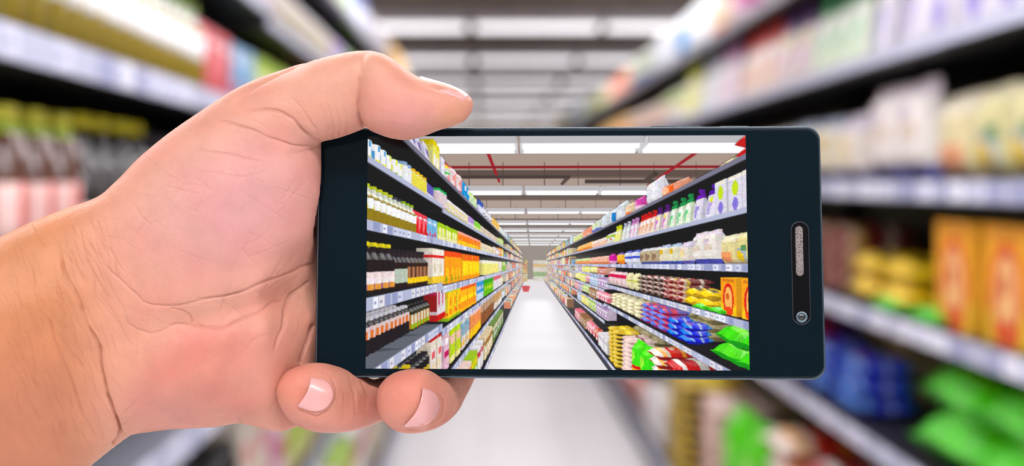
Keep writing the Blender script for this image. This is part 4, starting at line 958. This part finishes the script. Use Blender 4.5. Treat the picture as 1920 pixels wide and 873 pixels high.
E_ = np.unique(np.sort(np.concatenate([quads[:, [0, 1]], quads[:, [1, 2]], quads[:, [2, 3]], quads[:, [3, 0]]]), 1), axis=0)
def smooth(v, lam):
    s = np.zeros_like(v); n = np.zeros(len(v))
    for a_, b_ in ((0, 1), (1, 0)):
        for k in range(3): s[:, k] += np.bincount(E_[:, a_], v[E_[:, b_], k], len(v))
        n += np.bincount(E_[:, a_], minlength=len(v))
    return v + lam * (s / np.maximum(n, 1)[:, None] - v)
for _ in range(3): vt = smooth(vt, .5); vt = smooth(vt, -.45)
def subdivide(v, q):
    ek = np.sort(np.concatenate([q[:, [0, 1]], q[:, [1, 2]], q[:, [2, 3]], q[:, [3, 0]]]), 1); key = ek[:, 0].astype(np.int64) * len(v) + ek[:, 1]
    uq, inv = np.unique(key, return_inverse=True); a = (uq // len(v)); b = uq % len(v); ev = (v[a] + v[b]) / 2; fv = v[q].mean(1)
    n = len(v); m = len(q); ei = inv.reshape(4, m) + n; fi = np.arange(m) + n + len(uq)
    Q = np.concatenate([np.stack([q[:, 0], ei[0], fi, ei[3]], -1), np.stack([q[:, 1], ei[1], fi, ei[0]], -1), np.stack([q[:, 2], ei[2], fi, ei[1]], -1), np.stack([q[:, 3], ei[3], fi, ei[2]], -1)])
    return np.concatenate([v, ev, fv]), Q
def vnormals(v, q):
    n = np.cross(v[q[:, 2]] - v[q[:, 0]], v[q[:, 3]] - v[q[:, 1]]); N = np.zeros_like(v)
    for c in range(4):
        for k in range(3): N[:, k] += np.bincount(q[:, c], n[:, k], len(v))
    return N / (np.linalg.norm(N, axis=1, keepdims=True) + 1e-9)
vt, quads = subdivide(vt, quads)
E_ = np.unique(np.sort(np.concatenate([quads[:, [0, 1]], quads[:, [1, 2]], quads[:, [2, 3]], quads[:, [3, 0]]]), 1), axis=0)
for _ in range(2): vt = smooth(vt, .5)
N = vnormals(vt, quads)
if (N[:, 2] * (vt[:, 2] - 20)).mean() < 0: quads = quads[:, ::-1]; N = -N
k_ = 1 + vt[:, 2] / FPX
PXs = VPX + (vt[:, 0] - VPX) / k_; PYs = VPY + (vt[:, 1] - VPY) / k_
front = sstep((-N[:, 2] + .15) / .5); facing = sstep((-N[:, 2] - .02) / .35)
def gau(cx, cy, rx, ry, ang=0):
    c, s = math.cos(math.radians(ang)), math.sin(math.radians(ang)); X = (PXs - cx) * c + (PYs - cy) * s; Y = -(PXs - cx) * s + (PYs - cy) * c
    return np.exp(-(X / rx) ** 2 - (Y / ry) ** 2)
# mounds and hollows of the palm, tendons of the wrist: amount towards the viewer in pixels
disp = np.zeros(len(vt))
for cx, cy, rx, ry, an, am in ((450, 350, 130, 90, -35, 20), (540, 400, 60, 90, 0, 8), (360, 700, 120, 70, -10, 20), (430, 585, 190, 30, -14, -16), (434, 505, 60, 34, -20, -8), (540, 560, 60, 40, -30, -14),
                               (205, 560, 60, 130, -20, -12), (300, 520, 60, 50, 0, -3), (455, 195, 34, 14, 5, -5), (510, 700, 40, 60, 10, 5), (85, 560, 200, 34, -20, 5), (60, 700, 200, 40, -30, 4),
                               (760, 200, 60, 45, 10, 5), (690, 120, 40, 22, 0, 4), (840, 172, 34, 5, 16, -4), (430, 690, 12, 70, 8, -3), (465, 690, 12, 70, 5, 3), (398, 700, 14, 60, 10, 2), (500, 610, 16, 60, 25, 3),
                               (635, 745, 20, 26, 0, -4), (660, 740, 10, 40, 15, -2), (685, 750, 10, 36, 15, -2)):
    disp += am * gau(cx, cy, rx, ry, an)
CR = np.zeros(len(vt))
WX = PXs + 1.8 * np.sin(PXs / 19.1 + PYs / 24.3) + .7 * np.sin(PYs / 9.7 - PXs / 12.9 + 2); WY = PYs + 1.8 * np.sin(PXs / 22.7 - PYs / 18.9 + 1) + .7 * np.sin(PYs / 10.9 + PXs / 9.9)
WR = .75 + .25 * np.sin(PXs / 17 + 2 * np.sin(PYs / 13)) * np.sin(PYs / 19 + 1)
def crease(pts, width, depth, taper=(0.2, 1)):
    """a fold: depth px, half width px, running along the points"""
    global disp, CR
    pts = np.array(pts, float); L = np.r_[0, np.cumsum(np.linalg.norm(np.diff(pts, axis=0), axis=1))]
    m = (PXs > pts[:, 0].min() - 25) & (PXs < pts[:, 0].max() + 25) & (PYs > pts[:, 1].min() - 25) & (PYs < pts[:, 1].max() + 25)
    ii = np.nonzero(m)[0]; X = WX[ii]; Y = WY[ii]; width = width * .8; best = np.full(len(ii), 1e9); s = np.zeros(len(ii))
    # soften corners
    for (a, b, la, lb_) in zip(pts[:-1], pts[1:], L[:-1], L[1:]):
        e = b - a; t = np.clip(((X - a[0]) * e[0] + (Y - a[1]) * e[1]) / (e @ e), 0, 1); d = np.hypot(X - a[0] - t * e[0], Y - a[1] - t * e[1])
        c = d < best; best = np.where(c, d, best); s = np.where(c, (la + t * (lb_ - la)) / L[-1], s)
    tp = taper[0] + (taper[1] - taper[0]) * s; tp = tp * sstep(s / .08 + .15) * sstep((1 - s) / .08 + (.6 if taper[1] >= 1 else .15))
    tp = tp * WR[ii]; g = np.exp(-(best / width) ** 2) * tp
    g2 = np.exp(-((best - 2.6 * width) / (1.6 * width)) ** 2) * tp
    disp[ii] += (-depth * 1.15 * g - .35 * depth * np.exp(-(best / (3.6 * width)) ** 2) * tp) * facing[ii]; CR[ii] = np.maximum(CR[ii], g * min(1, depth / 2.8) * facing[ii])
# wrist
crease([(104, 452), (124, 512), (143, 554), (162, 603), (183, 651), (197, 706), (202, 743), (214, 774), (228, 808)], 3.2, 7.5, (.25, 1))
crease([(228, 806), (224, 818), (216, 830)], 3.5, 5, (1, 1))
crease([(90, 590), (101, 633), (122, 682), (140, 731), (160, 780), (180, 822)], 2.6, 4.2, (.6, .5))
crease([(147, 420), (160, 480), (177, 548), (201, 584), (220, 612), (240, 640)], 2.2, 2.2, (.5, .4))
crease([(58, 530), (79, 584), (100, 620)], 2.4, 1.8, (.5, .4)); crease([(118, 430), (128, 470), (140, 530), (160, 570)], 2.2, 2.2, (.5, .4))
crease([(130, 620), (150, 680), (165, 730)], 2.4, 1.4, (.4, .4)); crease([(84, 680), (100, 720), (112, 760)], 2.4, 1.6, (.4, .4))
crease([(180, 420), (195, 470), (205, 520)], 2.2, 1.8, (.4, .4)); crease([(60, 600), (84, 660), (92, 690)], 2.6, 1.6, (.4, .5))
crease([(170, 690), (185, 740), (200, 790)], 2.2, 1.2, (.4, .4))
# folds at the root of the thumb
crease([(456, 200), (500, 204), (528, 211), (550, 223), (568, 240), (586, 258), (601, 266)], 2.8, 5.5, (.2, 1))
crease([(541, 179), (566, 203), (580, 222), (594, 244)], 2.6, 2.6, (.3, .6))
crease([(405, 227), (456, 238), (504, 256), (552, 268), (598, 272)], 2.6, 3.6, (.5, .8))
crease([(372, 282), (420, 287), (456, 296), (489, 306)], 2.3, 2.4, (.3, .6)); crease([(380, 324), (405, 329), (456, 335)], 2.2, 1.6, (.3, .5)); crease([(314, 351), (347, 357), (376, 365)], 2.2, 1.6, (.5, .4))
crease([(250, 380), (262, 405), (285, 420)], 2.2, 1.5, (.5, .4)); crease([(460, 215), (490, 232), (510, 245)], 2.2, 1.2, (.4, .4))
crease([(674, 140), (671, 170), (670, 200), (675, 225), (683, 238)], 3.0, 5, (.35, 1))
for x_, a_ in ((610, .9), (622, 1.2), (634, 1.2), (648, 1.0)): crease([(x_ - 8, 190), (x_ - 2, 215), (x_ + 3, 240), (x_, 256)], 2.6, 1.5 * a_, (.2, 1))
# lines of the palm
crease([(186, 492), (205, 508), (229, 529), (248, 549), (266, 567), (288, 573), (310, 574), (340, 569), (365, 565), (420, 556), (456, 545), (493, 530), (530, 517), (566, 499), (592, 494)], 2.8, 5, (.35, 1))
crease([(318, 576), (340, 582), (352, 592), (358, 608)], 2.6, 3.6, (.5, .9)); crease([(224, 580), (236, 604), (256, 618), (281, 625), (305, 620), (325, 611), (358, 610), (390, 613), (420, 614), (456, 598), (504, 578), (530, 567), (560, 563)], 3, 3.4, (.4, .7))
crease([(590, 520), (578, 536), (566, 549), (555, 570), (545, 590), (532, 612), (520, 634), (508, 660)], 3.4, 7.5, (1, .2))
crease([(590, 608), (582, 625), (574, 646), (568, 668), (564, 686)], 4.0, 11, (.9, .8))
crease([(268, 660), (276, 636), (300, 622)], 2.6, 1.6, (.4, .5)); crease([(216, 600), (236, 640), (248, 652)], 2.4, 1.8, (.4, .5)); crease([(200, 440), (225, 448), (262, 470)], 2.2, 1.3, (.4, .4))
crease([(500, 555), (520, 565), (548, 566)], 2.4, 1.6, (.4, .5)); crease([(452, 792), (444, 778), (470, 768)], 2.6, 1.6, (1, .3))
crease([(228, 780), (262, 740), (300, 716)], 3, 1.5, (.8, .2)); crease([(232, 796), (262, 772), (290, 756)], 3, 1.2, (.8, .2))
r_ = random.Random(5)
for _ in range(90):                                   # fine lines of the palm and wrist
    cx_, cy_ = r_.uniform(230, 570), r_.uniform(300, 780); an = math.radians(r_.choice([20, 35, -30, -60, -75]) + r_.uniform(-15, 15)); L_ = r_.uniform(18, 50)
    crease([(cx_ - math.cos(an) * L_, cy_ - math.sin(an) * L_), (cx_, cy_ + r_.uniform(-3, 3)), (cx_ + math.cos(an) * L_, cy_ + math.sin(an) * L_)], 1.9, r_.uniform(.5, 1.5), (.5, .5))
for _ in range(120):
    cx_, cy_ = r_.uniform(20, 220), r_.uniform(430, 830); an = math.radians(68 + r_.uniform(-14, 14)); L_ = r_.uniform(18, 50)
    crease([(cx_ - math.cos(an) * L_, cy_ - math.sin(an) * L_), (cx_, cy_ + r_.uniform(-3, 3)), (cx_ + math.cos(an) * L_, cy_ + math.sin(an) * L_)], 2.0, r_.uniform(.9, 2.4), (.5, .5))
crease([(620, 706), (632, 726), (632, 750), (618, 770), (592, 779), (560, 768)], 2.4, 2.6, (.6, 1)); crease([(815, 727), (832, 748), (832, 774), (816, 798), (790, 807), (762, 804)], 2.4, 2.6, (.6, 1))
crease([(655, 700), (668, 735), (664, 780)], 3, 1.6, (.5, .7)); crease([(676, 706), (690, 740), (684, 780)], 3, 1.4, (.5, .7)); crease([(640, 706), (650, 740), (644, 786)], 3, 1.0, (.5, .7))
limb = np.where((PYs > 676) & (PXs > 520), .15, 1.0)   # palm folds do not run over the fingertips
vt = vt + N * (disp * front)[:, None]
# colour of the skin, with some shade painted into creases and lower forearm
colr = np.tile(np.array(C('e6a884')), (len(vt), 1))
def tint(w, col):
    global colr
    w = np.clip(w, 0, 1)[:, None]; colr = colr * (1 - w) + np.array(C(col)) * w
tint(sstep((240 - PXs) / 160), 'e09a62'); tint(.7 * sstep((PYs - 560) / 200) * sstep((200 - PXs) / 120), 'd6906a')  # tan forearm; the shade on its lower side is put into the colour
tint(.95 * gau(450, 390, 170, 120, -30), 'e4aaa6'); tint(.5 * gau(330, 400, 60, 90, 30), 'dcae98'); mot = .5 + .25 * np.sin(PXs / 21 + 3 * np.sin(PYs / 37)) + .25 * np.sin(PYs / 17 + 2 * np.sin(PXs / 29))
tint((.5 + .25 * mot) * sstep((PYs - 596 - 10 * np.sin(PXs / 38)) / 42) * sstep((PXs - 225 + .28 * (PYs - 700)) / 95) * sstep((575 - PXs) / 150) * (1 - .6 * sstep((PYs - 735) / 60)), 'e2826e'); tint(.5 * gau(500, 640, 80, 90, 0), 'e0927e'); tint(.5 * gau(300, 760, 90, 40, 0), 'e2a08c')
tint(.6 * gau(600, 160, 110, 60, 0), 'f2bc98'); tint(.8 * gau(765, 215, 70, 45, 10), 'eda698'); tint(.5 * gau(745, 160, 40, 20, 20), 'e89a80'); tint(.7 * gau(850, 218, 30, 22, 0), 'efb07c')
tip = sstep((PYs - 676) / 12) * sstep((PXs - 518) / 10)
tint(tip * .8, 'dc9478'); tint(.9 * tip * gau(562, 728, 40, 40), 'ea8e6c'); tint(.9 * tip * gau(755, 740, 42, 45), 'ea8c6e'); tint(.7 * tip * gau(655, 740, 30, 30), 'b87452'); tint(.6 * tip * gau(855, 750, 20, 40), 'dca890')
tint(CR * .42, 'a2543c')  # redness of the creases, plus their shade painted in as darker brown
mot = .5 + .25 * np.sin(PXs / 31 + 3 * np.sin(PYs / 47)) + .25 * np.sin(PYs / 23 + 2 * np.sin(PXs / 37))
tint(.22 * mot * sstep((PXs - 220) / 60), 'e08e80'); tint(.2 * (1 - mot) * sstep((PXs - 240) / 60), 'e6bca0')
colr = colr * np.array([.63, .575, .62])
tint(.34 * sstep((230 - PXs) / 120) * (.35 + .65 * sstep((PYs - 440) / 300)), '96583a')  # browner forearm, darkened downwards to paint in shading from the top light
def hand_mesh():
    me = bpy.data.meshes.new('hand'); W = np.stack([(vt[:, 0] - VPX) * PXU, DPH + vt[:, 2] * PXU, HC + (VPY - vt[:, 1]) * PXU], -1)
    W = W - HO
    me.vertices.add(len(W)); me.vertices.foreach_set('co', W.ravel().astype(np.float32))
    me.loops.add(quads.size); me.loops.foreach_set('vertex_index', np.ascontiguousarray(quads).ravel().astype(np.int32))
    me.polygons.add(len(quads)); me.polygons.foreach_set('loop_start', np.arange(0, quads.size, 4, dtype=np.int32)); me.polygons.foreach_set('loop_total', np.full(len(quads), 4, np.int32))
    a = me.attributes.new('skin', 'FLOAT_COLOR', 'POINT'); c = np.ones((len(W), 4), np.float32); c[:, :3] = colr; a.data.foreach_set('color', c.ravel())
    me.update(calc_edges=True); me.polygons.foreach_set('use_smooth', np.ones(len(quads), bool)); return me
HO = np.array([-.11, DPH, HC - .04])
ms = principled('skin', (.8, .5, .4), .48, spec=.35); nt = ms.node_tree; b_ = nt.nodes['Principled BSDF']
an = nt.nodes.new('ShaderNodeAttribute'); an.attribute_name = 'skin'
tc = nt.nodes.new('ShaderNodeTexCoord')
n1 = nt.nodes.new('ShaderNodeTexNoise'); n1.inputs['Scale'].default_value = 140; n1.inputs['Detail'].default_value = 5
mp = nt.nodes.new('ShaderNodeMapRange'); mp.inputs['To Min'].default_value = .82; mp.inputs['To Max'].default_value = 1.14
mu = nt.nodes.new('ShaderNodeMix'); mu.data_type = 'RGBA'; mu.blend_type = 'MULTIPLY'; mu.inputs[0].default_value = 1
nt.links.new(tc.outputs['Object'], n1.inputs['Vector']); nt.links.new(n1.outputs['Fac'], mp.inputs['Value'])
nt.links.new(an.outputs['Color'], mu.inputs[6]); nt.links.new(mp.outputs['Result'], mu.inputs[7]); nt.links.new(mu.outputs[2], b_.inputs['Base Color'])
v1 = nt.nodes.new('ShaderNodeTexVoronoi'); v1.inputs['Scale'].default_value = 1100; v1.feature = 'DISTANCE_TO_EDGE'
bp = nt.nodes.new('ShaderNodeBump'); bp.inputs['Strength'].default_value = .35; bp.inputs['Distance'].default_value = .00012
nt.links.new(tc.outputs['Object'], v1.inputs['Vector']); nt.links.new(v1.outputs['Distance'], bp.inputs['Height']); bq = nt.nodes.new('ShaderNodeBump'); bq.inputs['Strength'].default_value = .5; bq.inputs['Distance'].default_value = .0006
n2 = nt.nodes.new('ShaderNodeTexNoise'); n2.inputs['Scale'].default_value = 420; n2.inputs['Detail'].default_value = 6
nt.links.new(tc.outputs['Object'], n2.inputs['Vector']); nt.links.new(n2.outputs['Fac'], bq.inputs['Height']); nt.links.new(bp.outputs['Normal'], bq.inputs['Normal']); nt.links.new(bq.outputs['Normal'], b_.inputs['Normal'])
b_.inputs['Subsurface Weight'].default_value = .12; b_.inputs['Subsurface Radius'].default_value = (1, .35, .2); b_.inputs['Subsurface Scale'].default_value = .003
hm = hand_mesh(); hm.materials.append(ms)
hand = link('hand', hm, None, tuple(HO))
tag(hand, "person's left hand and wrist, palm to the viewer, gripping the black phone", 'person')
# nails: curved plates laid on the flesh
FR = np.full(OX.shape, 400.0)
for wi in range(len(gw) - 1, 0, -1):
    a, b2 = VOL[wi - 1], VOL[wi]; m = (a <= 0) & (b2 > 0); FR[m] = (gw[wi - 1] + G * (-a / np.where(m, b2 - a, 1)))[m]
FRb = FR.copy()
def depth_at(px, py):
    w = -60.0
    for _ in range(4):
        x, y = orth(px, py, w); i = (x - GX0) / G; j = (y - GY0) / G; i0, j0 = int(i), int(j); fx, fy = i - i0, j - j0
        w = float(FRb[j0, i0] * (1 - fx) * (1 - fy) + FRb[j0, i0 + 1] * fx * (1 - fy) + FRb[j0 + 1, i0] * (1 - fx) * fy + FRb[j0 + 1, i0 + 1] * fx * fy)
    return w
mn = principled('nail', C('c8928c'), .3, spec=.5, coat=.3); mn.node_tree.nodes['Principled BSDF'].inputs['Subsurface Weight'].default_value = .1
mn.node_tree.nodes['Principled BSDF'].inputs['Subsurface Scale'].default_value = .001
def nail(free, root, lift, nu=14, nv=16, arch=5):
    """free: points along the free edge, root: points along the cuticle edge, both from top to bottom"""
    def samp(P, t):
        P = np.array(P, float); n = len(P) - 1; i = min(int(t * n), n - 1); f = t * n - i
        a, b, c, d = P[max(i - 1, 0)], P[i], P[i + 1], P[min(i + 2, n)]
        return .5 * ((2 * b) + (c - a) * f + (2 * a - 5 * b + 4 * c - d) * f * f + (3 * b - a - 3 * c + d) * f ** 3)
    T = []
    for j in range(nv + 1):
        for i in range(nu + 1):
            a, b = samp(free, j / nv), samp(root, j / nv); p = a * (1 - i / nu) + b * (i / nu); w = depth_at(*p)
            T.append((p[0], p[1], w, i / nu, j / nv))
    T = np.array(T); Wm = T[:, 2].reshape(nv + 1, nu + 1)
    for _ in range(6): Wm[1:-1, 1:-1] = (Wm[:-2, 1:-1] + Wm[2:, 1:-1] + Wm[1:-1, :-2] + Wm[1:-1, 2:]) / 4
    vs = []
    for off in (0, 1):
        for k, (x, y, w, fu, fv) in enumerate(T):
            w2 = Wm.ravel()[k] - 2.6 - lift * (1 - fu) ** 2 - arch * math.sin(math.pi * fv) ** .7 * math.sin(math.pi * min(1, fu * .5 + .5)) + off * 4
            ox_, oy_ = orth(x, y, w2); vs.append(((ox_ - VPX) * PXU, DPH + w2 * PXU, HC + (VPY - oy_) * PXU))
    n = (nu + 1) * (nv + 1); f = []
    for j in range(nv):
        for i in range(nu):
            a = j * (nu + 1) + i; f.append((a, a + nu + 1, a + nu + 2, a + 1)); f.append((n + a, n + a + 1, n + a + nu + 2, n + a + nu + 1))
    rim = [i for i in range(nu + 1)] + [j * (nu + 1) + nu for j in range(1, nv + 1)] + [nv * (nu + 1) + i for i in range(nu - 1, -1, -1)] + [j * (nu + 1) for j in range(nv - 1, 0, -1)]
    for a, b in zip(rim, rim[1:] + rim[:1]): f.append((a, b, n + b, n + a))
    me = bpy.data.meshes.new('fingernail'); me.from_pydata([tuple(np.array(v) - HO) for v in vs], [], f); me.materials.append(mn); me.update()
    me.polygons.foreach_set('use_smooth', [True] * len(f))
    return link('fingernail', me, hand)
nail([(583, 706), (580, 722), (573, 740), (557, 761)], [(588, 707), (612, 713), (624, 731), (624, 748), (612, 764), (590, 771), (562, 763)], 3)
nail([(792, 727), (790, 748), (778, 775), (757, 798)], [(797, 727), (814, 735), (824, 752), (823, 770), (812, 788), (790, 799), (762, 800)], 3)
# the thumb nail, seen edge-on along the back of the thumb
def thumb_nail():
    vs = []; nu, nv = 16, 14
    A = np.array([790, 214.0]); B = np.array([868, 216.0])
    for off in (0, 4):
        for j in range(nv + 1):
            for i in range(nu + 1):
                t = i / nu; ang = math.radians(-46 + 96 * j / nv); c = A + (B - A) * t
                top = np.interp(t, [0, .3, .6, .85, 1], [146, 154, 162, 172, 182]); r = c[1] - top + 4 - off
                rz = np.interp(t, [0, .6, 1], [58, 52, 38]) - off
                edge = abs(2 * j / nv - 1); w = -46 - rz * math.sin(-ang)
                px_ = c[0] + 14 * (1 - edge ** 2) * (t - .2); py_ = c[1] - r * math.cos(ang)
                w = -46 + rz * math.sin(ang); x, y = orth(px_, py_, w)
                vs.append(np.array([(x - VPX) * PXU, DPH + w * PXU, HC + (VPY - y) * PXU]) - HO)
    n = (nu + 1) * (nv + 1); f = []
    for j in range(nv):
        for i in range(nu):
            a = j * (nu + 1) + i; f.append((a, a + nu + 1, a + nu + 2, a + 1)); f.append((n + a, n + a + 1, n + a + nu + 2, n + a + nu + 1))
    rim = [i for i in range(nu + 1)] + [j * (nu + 1) + nu for j in range(1, nv + 1)] + [nv * (nu + 1) + i for i in range(nu - 1, -1, -1)] + [j * (nu + 1) for j in range(nv - 1, 0, -1)]
    for a, b in zip(rim, rim[1:] + rim[:1]): f.append((a, b, n + b, n + a))
    me = bpy.data.meshes.new('fingernail'); me.from_pydata([tuple(v) for v in vs], [], f); me.materials.append(mn); me.update()
    me.polygons.foreach_set('use_smooth', [True] * len(f)); link('fingernail', me, hand)
thumb_nail()
